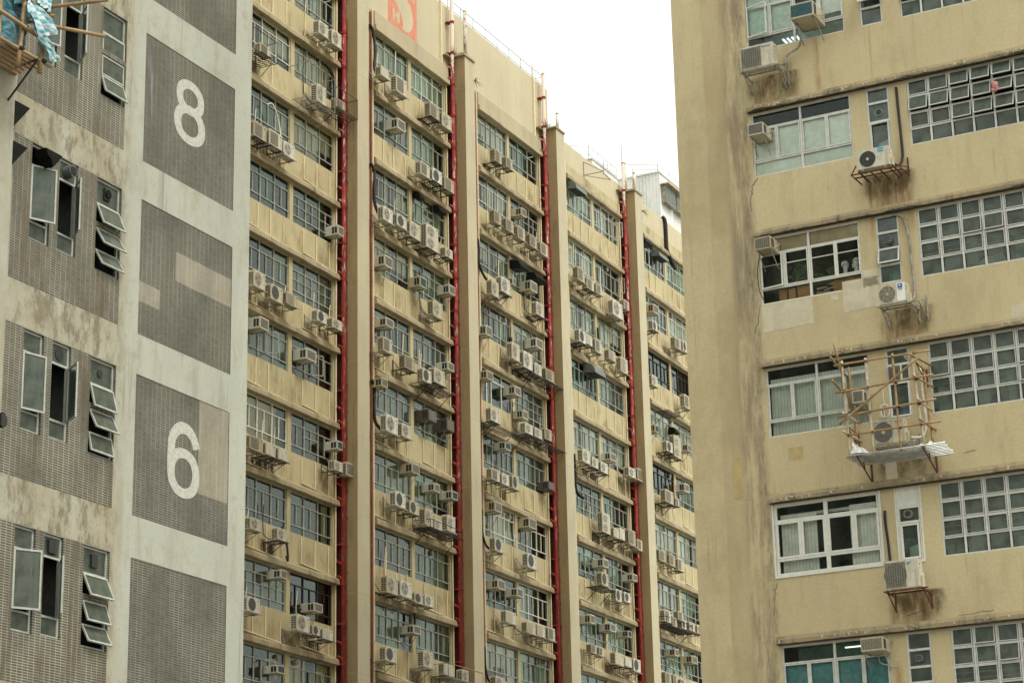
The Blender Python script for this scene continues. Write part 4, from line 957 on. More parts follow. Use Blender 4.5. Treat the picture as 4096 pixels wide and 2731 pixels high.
# storey numbers
def ring_pts(cx, cz, a_, b_, n=40, p=2.0):
    o = []
    for i in range(n):
        t_ = 2*pi*i/n; c_, s_ = cos(t_), sin(t_); o.append((cx+a_*abs(c_)**(2/p)*(1 if c_ >= 0 else -1), cz+b_*abs(s_)**(2/p)*(1 if s_ >= 0 else -1)))
    return o
def ring(mb, cx, cz, a_, b_, sa, sb, y, p=2.2):
    o = ring_pts(cx, cz, a_, b_, p=p); i_ = ring_pts(cx, cz, a_-sa, b_-sb, p=p); n = len(o)
    for k in range(n): j = (k+1) % n; mb.quad((*i_[k][:1], y, i_[k][1]), (i_[j][0], y, i_[j][1]), (o[j][0], y, o[j][1]), (o[k][0], y, o[k][1]))
mb = MB(); ring(mb, -.175, 27.06, .50, .385, .235, .19, .0075); ring(mb, -.185, 26.46, .56, .43, .25, .19, .0045)
mb.build('painted_number', M['digit'], gb)
mb = MB(); ring(mb, -.12, 19.08, .55, .50, .25, .20, .0045)
stroke(mb, [(-.545, 19.08), (-.55, 19.3)]+[(-.115+.43*cos(radians(q)), 19.56+.44*sin(radians(q))) for q in range(180, 11, -12)], [.25]*2+[.24]*14, .0065)
mb.build('painted_number', M['digit'], gb)
# windows of the block
def pane_frame(mb, x0, x1, z0, z1, t_=.035, y0=.05, y1=.09):
    mb.box(x0, x0+t_, y0, y1, z0, z1); mb.box(x1-t_, x1, y0, y1, z0, z1); mb.box(x0+t_, x1-t_, y0, y1, z0, z0+t_); mb.box(x0+t_, x1-t_, y0, y1, z1-t_, z1)
def sash_obj(par, wd, ht, m, g_, loc, rot, t_=.035, hinge='left'):
    mb = MB(); x0 = 0 if hinge == 'left' else (-wd if hinge == 'right' else 0); z0 = -ht if hinge == 'top' else 0
    pane_frame(mb, x0, x0+wd, z0, z0+ht, t_, -.015, .015); s_ = mb.build('sash', m, par, loc=loc, rot=rot)
    mb2 = MB(); mb2.quad((x0+t_, 0, z0+t_), (x0+wd-t_, 0, z0+t_), (x0+wd-t_, 0, z0+ht-t_), (x0+t_, 0, z0+ht-t_))
    n0 = len(s_.data.vertices)
    # glass joined as a second material slot of the sash
    me = s_.data; vs = [v.co[:] for v in me.vertices]+mb2.v; fs = [tuple(p.vertices) for p in me.polygons]+[tuple(n0+i for i in f) for f in mb2.f]
    me2 = bpy.data.meshes.new('sash'); me2.from_pydata(vs, [], fs); me2.materials.append(m); me2.materials.append(g_)
    me2.polygons[len(fs)-1].material_index = 1; me2.update(); s_.data = me2; bpy.data.meshes.remove(me); return s_
OPEN = {   # row index from -1: angles of A, B, C1..C3 ; None = closed
 -1: (30, 44, 32, 26, 36), 0: (14, 58, 20, 34, 16), 1: (24, 50, 30, 40, 38), 2: (16, 50, 0, 0, 24), 3: (20, 45, 0, 8, 0), -2: (20, 40, 24, 0, 22), -3: (0, 0, 0, 0, 0), -4: (0, 0, 0, 0, 0)}
for k, ws in zip(range(-4, 4), wins):
    oa = OPEN[k]
    if k < -1: continue
    for wi, (a0, a1, b0, b1) in enumerate(ws):
        W_ = a1-a0; Hh = b1-b0; e_ = MB(); pane_frame(e_, 0, W_, 0, Hh, .04, .05, .1)
        if wi < 2:
            z1, z2 = Hh-.40, .36; e_.box(.04, W_-.04, .052, .098, z1-.02, z1+.02); e_.box(.04, W_-.04, .052, .098, z2-.02, z2+.02)
        else:
            z1 = Hh-.50; e_.box(.04, W_-.04, .052, .098, z1-.02, z1+.02); e_.box(.04, W_-.04, .052, .098, .39, .42)
        w_ = e_.build('window', M['alu_dull'], gb, loc=(a0, 0, b0))
        gz = [(z1+.02, Hh-.04)]+([(.04, z2-.02)] if wi < 2 else [])
        if k == 1 and wi == 0: gz = gz[1:]
        g_ = MB()
        for q0, q1 in gz: g_.quad((.04, .075, q0), (W_-.04, .075, q0), (W_-.04, .075, q1), (.04, .075, q1))
        g_.build('glass_pane', G['v'], w_)
        if wi == 0: sash_obj(w_, W_-.05, z1-z2-.04, M['alu_dull'], G['v'], (.03, .03, z2+.02), (0, 0, -radians(oa[0])))
        elif wi == 1: sash_obj(w_, W_-.05, z1-z2-.04, M['alu_dull'], G['v'], (W_-.03, .03, z2+.02), (0, 0, radians(oa[1])), hinge='right')
        else:
            hs_ = [(z1-.02, .47), (.86, .42), (.42, .38)]
            for q, (zt, hh) in enumerate(hs_):
                sash_obj(w_, W_-.05, hh, M['alu_dull'], G['v'], (.03, .03, zt), (-radians(oa[2+q]*.78), 0, 0), hinge='top')
            mb = MB(); mb.box(.0, W_, .0, .07, .87, .97); mb.build('sill_band', M['tile_bay'], w_)
        # round vents in the top lights
        if wi == 1 and k in (0, 1, -1):
            mb = MB()
            if k == -1: mb.box(.18, .40, .02, .07, Hh-.33, Hh-.08)
            else: mb.tube([(.3, .08, Hh-.2), (.3, -.09 if k == 1 else .06, Hh-.2)], .12, 16)
            v_ = mb.build('vent_duct', M['hood_grey'] if k == 1 else M['ac_slot'], w_)
            if k == 1:
                mb = MB(); [mb.box(.3-.09, .3+.09, -.1, -.092, Hh-.28+q*.045, Hh-.265+q*.045) for q in range(4)]; mb.disc(.3, -.091, Hh-.2, .1); mb.build('vent_grille', M['ac_slot'], v_)
        if wi == 2 and k in (0, 1, -1):
            mb = MB()
            if k == 0: mb.tube([(.37, .08, Hh-.25), (.37, .055, Hh-.25)], .075, 14)
            else: mb.box(.29, .47, .03, .07, Hh-.36, Hh-.12)
            mb.build('vent_fan', M['ac_slot'], w_)
            if k == 1: mb = MB(); mb.tube([(.38, .03, Hh-.24), (.38, .0, Hh-.24)], .085, 14); mb.build('vent_fan', M['hood_dark'], w_)
mb = MB()
for a0, a1, b0, b1 in [w for ws in wins for w in ws]:
    mb.quad((a0-.1, 1.4, b0-.2), (a1+.3, 1.4, b0-.2), (a1+.3, 1.4, b1+.2), (a0-.1, 1.4, b1+.2)); mb.quad((a1+.3, .13, b0-.2), (a1+.3, 1.4, b0-.2), (a1+.3, 1.4, b1+.2), (a1+.3, .13, b1+.2)); mb.quad((a0-.1, .13, b1+.2), (a1+.3, .13, b1+.2), (a1+.3, 1.4, b1+.2), (a0-.1, 1.4, b1+.2))
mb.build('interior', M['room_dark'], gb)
# torn black hood hanging in the top light of the seventh storey window
k = 1; b1 = ZB+GP*2-.02
def black_hood(u, w, z, pts, lab):
    e_ = GREY.empty('black_hood', u, w, z); tag(e_, lab, 'exhaust hood', 'black sheet metal hoods on the grey block'); mb = MB(); mb.prism_y(pts, -.28, 0); mb.build('shell', M['hood_dark'], e_)
black_hood(-6.02, .02, 24.55, [(-.4, .16), (.37, .16), (-.03, -.31), (-.4, -.74)], 'black wedge-shaped hood on the grey pier, the upper of the two')
black_hood(-6.02, .02, 23.80, [(-.4, .12), (.35, .12), (-.03, -.31), (-.4, -.74)], 'black wedge-shaped hood on the grey pier, the lower of the two')
black_hood(-4.95, .02, 24.02, [(-.20, .10), (.29, .10), (.20, -.02), (.04, -.20), (-.04, -.06), (-.14, -.01)], 'torn black hood in the window beside the lower wedge-shaped hood')
e_ = GREY.empty('duct_end', -6.18, .02, 18.66); tag(e_, 'round black duct end sticking out at the left edge of the photo', 'duct')
mb = MB(); mb.tube([(0, 0, 0), (.02, -.42, 0)], .13, 16); mb.build('duct', M['hood_dark'], e_); mb = MB(); mb.disc(.02, -.422, 0, .115); mb.build('opening', M['ac_slot'], e_)

# ---------------- bamboo scaffold and tarpaulin at the upper left
def pole(mb, a_, b_, r, n=9):
    a_, b_ = Vector(a_), Vector(b_); L_ = (b_-a_).length; k = max(2, int(L_/.28)); pts = []; rr = []
    for i in range(k+1):
        c = a_+(b_-a_)*i/k; d = (b_-a_).normalized()*.012
        if 0 < i < k: pts += [c-d, c, c+d]; rr += [r, r*1.14, r]
        else: pts.append(c); rr.append(r)
    mb.tube(pts, rr, n)
def U(p): return (p[0], -p[1], p[2])
sc = GREY.empty('bamboo_scaffold', -7.3, 1.2, 24.9); tag(sc, 'bamboo work platform wrapped in blue tarpaulin at the upper left', 'scaffold')
def gp(u, w, z): return (u+7.3, -(w-1.2), z-24.9)
for a_, b_, r in ((gp(-7.12, 1.3, 26.5), gp(-7.26, 1.3, 24.69), .042), (gp(-7.82, 1.3, 26.6), gp(-7.82, 1.3, 24.8), .045), (gp(-6.47, 1.3, 26.7), gp(-6.67, 1.3, 24.79), .042),
                  (gp(-7.8, 1.34, 26.03), gp(-6.5, 1.34, 26.03), .04), (gp(-7.9, 1.38, 25.47), gp(-6.86, 1.38, 25.42), .04),
                  (gp(-6.6, 1.25, 26.10), gp(-6.25, 2.43, 26.13), .035), (gp(-6.9, 1.2, 25.72), gp(-5.70, 1.97, 25.75), .035),
                  (gp(-7.8, .2, 26.0), gp(-6.4, 1.36, 26.0), .035)):
    mb = MB(); pole(mb, a_, b_, r); mb.build('bamboo_pole', M['bamboo'], sc, smooth=True)
for k in range(9):
    w_ = 1.3-.13*k; mb = MB(); dx = random.Random(k).uniform(-.12, .08); pole(mb, gp(-8.2, w_, 25.02+.006*k), gp(-6.4+dx, w_, 25.03+.006*k), .034); mb.build('platform_pole', M['bamboo'], sc, smooth=True)
for u_, w_, z_ in ((-7.13, 1.34, 26.03), (-7.19, 1.36, 25.44), (-6.55, 1.3, 26.08), (-7.24, 1.33, 25.03), (-6.62, 1.33, 25.03)):
    mb = MB()
    for q in range(3): mb.tube([(gp(u_, w_, z_)[0]-.05, gp(u_, w_, z_)[1]-.03, gp(u_, w_, z_)[2]+.02*q-.02), (gp(u_, w_, z_)[0]+.05, gp(u_, w_, z_)[1]-.04, gp(u_, w_, z_)[2]-.02*q+.02)], .012, 5)
    mb.blob(gp(u_, w_+.01, z_), .05, .055, .04, q); mb.build('lashing', M['tie'], sc)
mb = MB(); mb.tube([gp(-6.3, .05, 25.2), gp(-6.84, 1.4, 24.97)], .022, 5); mb.tube([gp(-6.35, .02, 24.25), gp(-6.84, 1.4, 24.97)], .02, 5); mb.box(gp(-6.4, 0, 0)[0], gp(-6.32, 0, 0)[0], 1.1, 1.19, -.9, .3); mb.build('steel_bracket', M['steel_dark'], sc)
def sheet(F_, P, m, name, par, n=14, amp=.05, seed=0, th=.0):
    rnd = random.Random(seed); mb = MB(); ph = [rnd.uniform(0, 6) for _ in range(4)]
    a_, b_, c_, d_ = [Vector(p) for p in P]; nrm = (b_-a_).cross(d_-a_).normalized()
    for i in range(n+1):
        for j in range(n+1):
            u_, v_ = i/n, j/n; p = a_*(1-u_)*(1-v_)+b_*u_*(1-v_)+c_*u_*v_+d_*(1-u_)*v_
            p = p+nrm*amp*(sin(u_*9+v_*5+ph[0])+.6*sin(u_*17-v_*7+ph[1])+.4*sin(v_*23+u_*3+ph[2])+rnd.uniform(-.25, .25)); mb.v.append(tuple(p))
    for i in range(n):
        for j in range(n): k_ = i*(n+1)+j; mb.f.append((k_, k_+n+1, k_+n+2, k_+1))
    return mb.build(name, m, par, smooth=True)
tp = GREY.empty('tarpaulin', -7.3, 1.3, 25.0); tag(tp, 'dirty dark blue tarpaulin hung inside the bamboo platform, upper left', 'tarpaulin')
def tpt(u, w, z): return (u+7.3, -(w-1.3), z-25.0)
sheet(None, [tpt(-8.3, 1.22, 25.1), tpt(-7.0, 1.2, 25.0), tpt(-6.75, 1.1, 26.0), tpt(-8.3, 1.2, 26.9)], M['tarp2'], 'sheet', tp, 18, .035, 1)
sheet(None, [tpt(-7.3, 1.2, 25.9), tpt(-6.5, 1.15, 26.1), tpt(-6.5, 1.1, 26.9), tpt(-7.3, 1.1, 26.9)], M['tarp2'], 'sheet', tp, 10, .03, 2)
t2 = GREY.empty('striped_sheet', -6.8, 1.4, 25.3); tag(t2, 'blue and white striped plastic sheet draped over the bamboo platform', 'tarpaulin')
def tq(u, w, z): return (u+6.8, -(w-1.4), z-25.3)
def strip(rows_, m, par, seed):      # cloth between left and right edge points, row by row
    mb = MB(); rnd = random.Random(seed); n = 12; R_ = []
    for i in range(len(rows_)-1):
        for k in range(6):
            t_ = k/6; R_.append([Vector(rows_[i][q])*(1-t_)+Vector(rows_[i+1][q])*t_ for q in (0, 1)])
    R_.append([Vector(rows_[-1][0]), Vector(rows_[-1][1])])
    for i, (a_, b_) in enumerate(R_):
        for j in range(n+1):
            p = a_+(b_-a_)*j/n; mb.v.append((p.x, p.y-.035*sin(j*1.7+i*.12)-.02*sin(j*.9-i*.5)+rnd.uniform(-.006, .006), p.z+.01*sin(j+i)))
    for i in range(len(R_)-1):
        for j in range(n): k_ = i*(n+1)+j; mb.f.append((k_, k_+1, k_+n+2, k_+n+1))
    return mb.build('sheet', m, par, smooth=True)
strip([(tq(-7.2, 1.4, 25.95), tq(-6.95, 1.4, 25.98)), (tq(-7.25, 1.45, 25.7), tq(-6.7, 1.45, 25.85)), (tq(-7.1, 1.48, 25.5), tq(-6.45, 1.48, 25.72)), (tq(-6.95, 1.46, 25.35), tq(-6.42, 1.46, 25.6))], M['tarp'], t2, 1)
strip([(tq(-7.1, 1.42, 25.55), tq(-6.75, 1.42, 25.5)), (tq(-6.9, 1.44, 25.3), tq(-6.55, 1.44, 25.35)), (tq(-6.65, 1.44, 25.13), tq(-6.4, 1.44, 25.25)), (tq(-6.57, 1.44, 25.02), tq(-6.28, 1.44, 25.14))], M['tarp'], t2, 2)
strip([(tq(-6.95, 1.42, 26.0), tq(-6.6, 1.42, 25.98)), (tq(-6.98, 1.42, 26.3), tq(-6.6, 1.42, 26.4))], M['tarp'], t2, 3)

# ================================================================ TAN MOSAIC BLOCK
tb = empty('tan_block', (TAN.ox, TAN.oy, 0), TAN.az); tag(tb, 'tan mosaic block on the right with steel grid windows and a bamboo scaffold', 'building')
TW = [(33.95, 35.72), (30.31, 32.13), (26.70, 28.54), (23.09, 24.94), (19.45, 21.31), (15.83, 17.68)]     # sill, head of the rows A..F
NC = 9; CWD = .566; GX = 4.07
holes = []
for z0, z1 in TW: holes += [(-.30, 2.51, z0, z1), (2.96, 3.57, z0, z1), (GX, GX+NC*CWD, z0, z1)]
TT = 72.0  # unseen upper storeys made tall to shade the factory block's lower rows
mb = MB(); wall_cells(mb, -2.49, 13, 0, TT, holes, 0, .14)
mb.quad((-2.49, 0, 0), (-2.49, 0, TT), (-2.49, 55, TT), (-2.49, 55, 0)); mb.quad((-2.49, 0, TT), (13, 0, TT), (13, 55, TT), (-2.49, 55, TT)); mb.quad((13, 0, 0), (13, 55, 0), (13, 55, TT), (13, 0, TT))
mb.quad((-2.49, 55, 0), (-2.49, 55, TT), (13, 55, TT), (13, 55, 0))
mb.build('wall', M['tan'], tb)
for z0, z1 in TW:
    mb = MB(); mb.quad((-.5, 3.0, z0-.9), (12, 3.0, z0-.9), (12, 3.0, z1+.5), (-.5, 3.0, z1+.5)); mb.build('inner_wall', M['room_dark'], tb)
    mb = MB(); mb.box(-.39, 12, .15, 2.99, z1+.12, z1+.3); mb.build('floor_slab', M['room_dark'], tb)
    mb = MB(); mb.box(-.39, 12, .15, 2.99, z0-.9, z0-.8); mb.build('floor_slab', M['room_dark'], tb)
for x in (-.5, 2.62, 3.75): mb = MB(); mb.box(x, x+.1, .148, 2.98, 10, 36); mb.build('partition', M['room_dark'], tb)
for i, (z0, z1) in enumerate(TW):
    rnd = random.Random(40+i); n = 90; x0, x1 = -.37, 12.0
    zb = z1+.015
    mb = MB(); tops = []
    for k in range(n+1):
        x = x0+(x1-x0)*k/n; big = i in (1, 2)
        e1 = zb+rnd.uniform(-.004, .004); chip = (rnd.random() < (.28 if big else .08))*rnd.uniform(.01, .03)
        prof = [(0, zb+.23), (-.10, zb+.215), (-.15+chip*.6, zb+.12), (-.15+chip, e1+.02+chip*.7), (-.10, e1), (0, zb)]
        mb.v += [(x, y, z) for y, z in prof]
        if k: a_ = len(mb.v)-12; mb.f += [(a_+q, a_+(q+1) % 6, a_+6+(q+1) % 6, a_+6+q) for q in range(6)]
    mb.f += [tuple(range(6))[::-1], tuple(len(mb.v)-6+q for q in range(6))]
    mb.build('ledge', M['tan_ledge'], tb)
    mb = MB()      # black mould and spalled edge along the drip, waxing and waning
    nn = 420; hh = 0.0; hs2 = []
    for k in range(nn+1):
        x = x0+.05+(x1-x0-.1)*k/nn
        base_h = .022+.022*sin(x*1.7+i)+.018*sin(x*4.3+i*2)+.010*sin(x*11+i)
        hh = .6*hh+.4*(base_h+rnd.uniform(-.02, .02)); lim = .065 if i in (1, 2) else .028
        hs2.append((x, max(.0015, min(lim, hh*(1 if i in (1, 2) else .5)))))
    for k, (x, h_) in enumerate(hs2):
        y_ = -.158; mb.v += [(x, -.03, zb-.004), (x, y_, zb-.006), (x, y_, zb+h_)]
        if k: a_ = len(mb.v)-6; mb.f += [(a_, a_+3, a_+4, a_+1), (a_+1, a_+4, a_+5, a_+2)]
    mb.build('mould_line', M['grime'], tb)
    if i in (3, 4, 5, 1):
        mb = MB()
        for k in range(70):
            x = rnd.uniform(x0, x1); s_ = rnd.uniform(.008, .03); mb.box(x, x+s_*1.6, -.157, -.13, zb+.10+rnd.uniform(-.06, .05), zb+.10+s_*.6+rnd.uniform(-.01, .02))
        mb.build('paint_flakes', M['plaster'], tb)
# plaster repairs
for a0, a1, b0, b1, m in ((-.30, 1.12, 25.95, 26.68, 'plaster'), (1.95, 2.92, 26.12, 26.95, 'plaster'), (2.52, 2.92, 26.7, 27.15, 'plaster'), (1.63, 1.82, 26.5, 26.66, 'plaster'), (-1.35, -1.1, 21.6, 22.7, 'plaster_tan'), (-.35, -.1, 21.42, 21.62, 'plaster_tan'), (2.75, 3.05, 21.56, 22.25, 'plaster'), (2.1, 2.25, 22.0, 22.2, 'plaster'), (.2, .6, 22.4, 22.75, 'plaster_tan'), (6.3, 6.65, 25.0, 25.55, 'plaster'), (6.72, 7.0, 25.15, 25.5, 'plaster')):
    rnd = random.Random(int(a0*100)); n = 12; P = []
    for k in range(n): P.append((a0+(a1-a0)*k/n, b0+rnd.uniform(-.025, .025)))
    for k in range(n): P.append((a1+rnd.uniform(-.012, .012), b0+(b1-b0)*k/n))
    P += [(a1, b1), (a0, b1)]
    mb = MB(); k0 = 0; mb.v += [(x, -.004, z) for x, z in P]; mb.f.append(tuple(range(len(P)))); mb.build('plaster_repair', M[m], tb)
# cracks beside the windows
def crack(pts, seed, r=.008):
    rnd = random.Random(seed); P = []
    for a_, b_ in zip(pts, pts[1:]):
        for k in range(7): t_ = k/7; P.append((a_[0]+(b_[0]-a_[0])*t_+rnd.uniform(-.03, .03), -.004, a_[1]+(b_[1]-a_[1])*t_+rnd.uniform(-.02, .02)))
    mb = MB(); mb.tube(P, [r*rnd.uniform(.4, 1.3) for _ in P], 4); mb.build('crack', M['grime'], tb)
crack([(-.2, 30.28), (-.36, 30.1), (-.42, 29.7), (-.45, 29.3)], 1); crack([(-.35, 26.7), (-.42, 26.3), (-.55, 25.9)], 2, .006); crack([(-.3, 19.3), (-.42, 18.9), (-.45, 18.4)], 3, .005)
crack([(5.1, 22.02), (4.75, 21.98)], 4, .005); crack([(4.3, 17.95), (4.8, 18.0), (5.3, 18.02)], 5, .004); crack([(3.0, 18.1), (3.6, 18.2)], 6, .005)
# ---- windows
def bars(mb, W, H, xs, hs, t=.045, y0=.03, y1=.09, xr=None):
    pane_frame(mb, 0, W, 0, H, t, y0, y1)
    for x in xs: mb.box(x-t*.7, x+t*.7, y0-.006, y1-.002, 0, H)
    for h in hs: mb.box(0, W, y0-.003, y1-.004, h-t*.5, h+t*.5)
def big_window(i, m='alu', glassk='n', heavy=1.0):
    z0, z1 = TW[i]; W, H = 2.81, z1-z0; t = .042*heavy
    mb = MB(); bars(mb, W, H, [1.39], [.42, H-.44], t)
    for x in (.70, 2.12): mb.box(x-t*.8, x+t*.8, .025, .085, .42, H-.44)
    for xa, xb in ((.04, .68), (.72, 1.35), (1.43, 2.10), (2.14, 2.77)): pane_frame(mb, xa, xb, .45, H-.47, t*.7, .015, .05)
    w_ = mb.build('window', M[m], tb, loc=(-.30, .0, z0))
    g_ = MB(); g_.quad((.04, .07, .03), (W-.04, .07, .03), (W-.04, .07, H-.03), (.04, .07, H-.03)); g_.build('glass_pane', G[glassk], w_)
    return w_, W, H
def blinds(w_, x0, x1, z0, z1, m, y=.25, step=.088, ang=.45):
    mb = MB(); n = int((x1-x0)/step)
    for k in range(n):
        x = x0+step*k; mb.quad((x, y, z0), (x+step*1.04, y-.022, z0), (x+step*1.04, y-.022, z1), (x, y, z1))
    mb.build('vertical_blind', m, w_)
# row A: rolled blinds, lit ceiling
w_, W, H = big_window(0)
for xa, xb in ((.03, .69), (.71, 1.36)): MBc = MB(); MBc.quad((xa, .14, .45), (xb, .14, .45), (xb, .14, H-.03), (xa, .14, H-.03)); MBc.build('blind', CUR['g'], w_)
mb = MB(); mb.quad((2.0, .16, .7), (2.8, .16, .7), (2.8, .16, H), (2.0, .16, H)); mb.build('blind', CUR['w'], w_)
for q in range(4): mb = MB(); mb.box(.85+q*.13, .90+q*.13, .5, 1.3, .40, .43); mb.build('ceiling_light', M['lamp'], w_)
mb = MB(); mb.quad((0, 1.4, -.2), (2.8, 1.4, -.2), (2.8, 1.4, 1.6), (0, 1.4, 1.6)); mb.build('room_partition', CUR['g'], w_)
sash_obj(w_, .64, .92, M['alu'], G['n'], (.04, .01, .43), (0, 0, -radians(14)))
# row B: pale film over all lower panes
w_, W, H = big_window(1)
for xa, xb, z_, zt in ((.03, .68, .03, H-.46), (.73, 1.35, .45, H-.46), (1.43, 2.09, .45, H-.46), (2.15, 2.77, .45, H-.46), (.68, 1.36, .03, .4), (1.42, 2.77, .03, .4)):
    MBc = MB(); MBc.quad((xa, .10, z_), (xb, .10, z_), (xb, .10, zt), (xa, .10, zt)); MBc.build('window_film', CUR['w'], w_)
mb = MB(); mb.quad((0, .5, H-.44), (2.8, .5, H-.44), (2.8, .5, H-.3), (0, .5, H-.3)); mb.build('blind', CUR['g'], w_)
# row C: plants, plaster casts and boards
w_, W, H = big_window(2, 'whiteframe', 'n')
mb = MB()
for xa, xb in ((.36, 1.36), (1.43, 2.76)): mb.quad((xa, .10, H-.42), (xb, .10, H-.42), (xb, .10, H-.04), (xa, .10, H-.04))
mb.build('beige_board', M['beige_board'], w_)
mb = MB()
for xa, xb in ((.45, .70), (.95, 1.36), (1.95, 2.25), (2.27, 2.76)): mb.quad((xa, .16, .05), (xb, .16, .05), (xb, .16, .38), (xa, .16, .40))
mb.build('orange_board', M['card'], w_)
mb = MB(); mb.box(.72, .92, .14, .15, .06, .38); mb.build('framed_board', M['card'], w_)
mb = MB(); pane_frame(mb, .68, .96, .03, .40, .035, .12, .16); mb.build('board_frame', M['steel_dark'], w_)
mb = MB(); mb.box(.03, 2.78, .12, .5, .425, .45); mb.build('inner_sill', M['whiteframe'], w_)
mb = MB()
for xa, xb in ((.06, .67), (.74, 1.33), (1.45, 2.08), (2.16, 2.75)): mb.box(xa, xb, .055, .062, H-.78, H-.755)
mb.build('glazing_bar', M['whiteframe'], w_)
sash_obj(w_, .64, .92, M['whiteframe'], G['n'], (.04, .01, .43), (0, 0, -radians(9)))
# things standing on that sill
def inC(u, w, z): return TAN.loc(u, w, z)
ZS = 26.70+.452
e_ = TAN.empty('plaster_bust', 2.27, -.30, ZS); tag(e_, 'white plaster bust with curly hair in the right pane of the plant window', 'bust')
mb = MB(); mb.blob((0, 0, .33), .085, .105, .125, 3, .05, 14, 9); mb.tube([(0, 0, .0), (.0, 0, .10), (.01, 0, .24)], [.13, .07, .06], 12)
mb.blob((-.085, -.02, .31), .03, .03, .03, 5, .05, 8, 5); mb.blob((-.06, -.03, .245), .05, .06, .04, 6, .05, 8, 5); mb.build('head', M['bust'], e_, smooth=True)
mb = MB(); rnd = random.Random(7)
for k in range(46):
    a_, b_ = rnd.uniform(0, 2*pi), rnd.uniform(.15, 1.45); mb.blob((.015+.085*cos(a_)*cos(b_), .105*sin(a_)*cos(b_), .36+.115*sin(b_)), .03, .03, .028, k, .2, 6, 4)
mb.build('hair', M['bust'], e_, smooth=True)
e_ = TAN.empty('plaster_cast', 1.98, -.28, ZS); tag(e_, 'white plaster fist cast beside the bust in the plant window', 'plaster cast')
mb = MB(); mb.tube([(0, 0, 0), (0, 0, .03), (-.01, 0, .2), (0, 0, .30)], [.075, .06, .055, .085], 12)
for k in range(4): mb.blob((-.066+k*.042, -.05, .37+(.012 if k in (1, 2) else 0)), .026, .05, .06, k, .05, 8, 6)
mb.blob((0, .01, .35), .095, .06, .09, 9, .04, 12, 8); mb.tube([(-.09, -.02, .30), (-.06, -.09, .33), (.01, -.10, .35)], [.03, .028, .02], 8); mb.build('fist', M['bust'], e_, smooth=True)
def leaves(name, u, w, z, wd, ht, n, seed, lab, pot=True):
    e_ = TAN.empty(name, u, w, z); tag(e_, lab, 'potted plant'); rnd = random.Random(seed); mb = MB()
    for k in range(n):
        c = Vector((rnd.gauss(0, wd*.35), rnd.gauss(0, .07), rnd.uniform(.08, 1)*ht)); d = Vector((rnd.uniform(-1, 1), rnd.uniform(-.6, .2), rnd.uniform(-.4, .8))).normalized()*rnd.uniform(.035, .07); s_ = d.cross(Vector((rnd.uniform(-1, 1), rnd.uniform(-1, 1), .3))).normalized()*.02
        mb.quad(c-d, c+s_, c+d, c-s_)
    mb.build('foliage', M['leaf'], e_)
    mb = MB()
    for k in range(5): x = rnd.gauss(0, wd*.3); mb.tube([(0, 0, .05), (x*.6, 0, ht*.5), (x, 0, ht*.9)], .006, 4)
    mb.build('stem', M['twig'], e_)
    if pot: mb = MB(); mb.tube([(0, 0, 0), (0, 0, .09)], [.06, .08], 12); mb.build('pot', M['card'], e_)
leaves('potted_plant', .80, -.36, ZS, .5, .62, 260, 1, 'large leafy plant filling the second pane of the plant window')
leaves('potted_plant', .22, -.34, ZS, .22, .30, 90, 2, 'low leafy plant in the leftmost pane of the plant window')
leaves('potted_plant', 1.62, -.32, ZS, .2, .36, 90, 3, 'small yellowish plant in a pale bowl left of the fist cast')
leaves('potted_plant', 1.22, -.40, ZS, .16, .25, 60, 4, 'low dark plant beside the middle mullion of the plant window')
e_ = TAN.empty('rolled_papers', 1.45, -.12, 26.78); tag(e_, 'heap of rolled papers behind the bottom pane of the plant window', 'papers'); mb = MB(); rnd = random.Random(3)
for k in range(9): a_ = rnd.uniform(-.4, .5); x = rnd.uniform(-.28, .2); mb.tube([(x, rnd.uniform(-.02, .1), .03*k), (x+.28*cos(a_), rnd.uniform(0, .1), .03*k+.28*sin(a_)*.4)], .022, 7)
mb.build('rolls', M['beige_board'], e_)
# row D and E: vertical blinds
w_, W, H = big_window(3)
blinds(w_, .04, 2.77, .03, H-.25, CUR['w'], .22)
w_, W, H = big_window(4, 'whiteframe', 'n', 1.75)
blinds(w_, .1, 1.13, .06, H-.26, CUR['c'], .24); blinds(w_, 1.95, 2.72, .06, H-.2, CUR['c'], .24)
mb = MB(); mb.box(.05, 2.7, .3, .36, H-.30, H-.22); mb.build('blind_rail', M['whiteframe'], w_)
mb = MB(); mb.box(-.04, 2.85, -.03, .02, -.05, .03); mb.box(-.05, .0, -.012, .02, .03, H+.01); mb.box(2.81, 2.86, -.012, .02, .03, H+.01); mb.build('window_surround', M['whiteframe'], w_)
# row F: teal panes, lit room
w_, W, H = big_window(5, 'alu', 'n')
for q, (xa, xb) in enumerate(((.04, .69), (.72, 1.36), (1.43, 2.10), (2.14, 2.77))): MBc = MB(); MBc.quad((xa, .15, .45), (xb, .15, .45), (xb, .15, H-.46), (xa, .15, H-.46)); MBc.build('blind', CUR['t'], w_)
mb = MB(); mb.quad((0, 1.2, .4), (2.8, 1.2, .4), (2.8, 1.2, H+.1), (0, 1.2, H+.1)); mb.build('room_partition', simple('green_lit_wall', (.22, .42, .33), .8), w_)
mb = MB(); mb.box(1.5, 2.3, .5, .55, H-.12, H-.09); mb.build('ceiling_light', M['lamp'], w_)
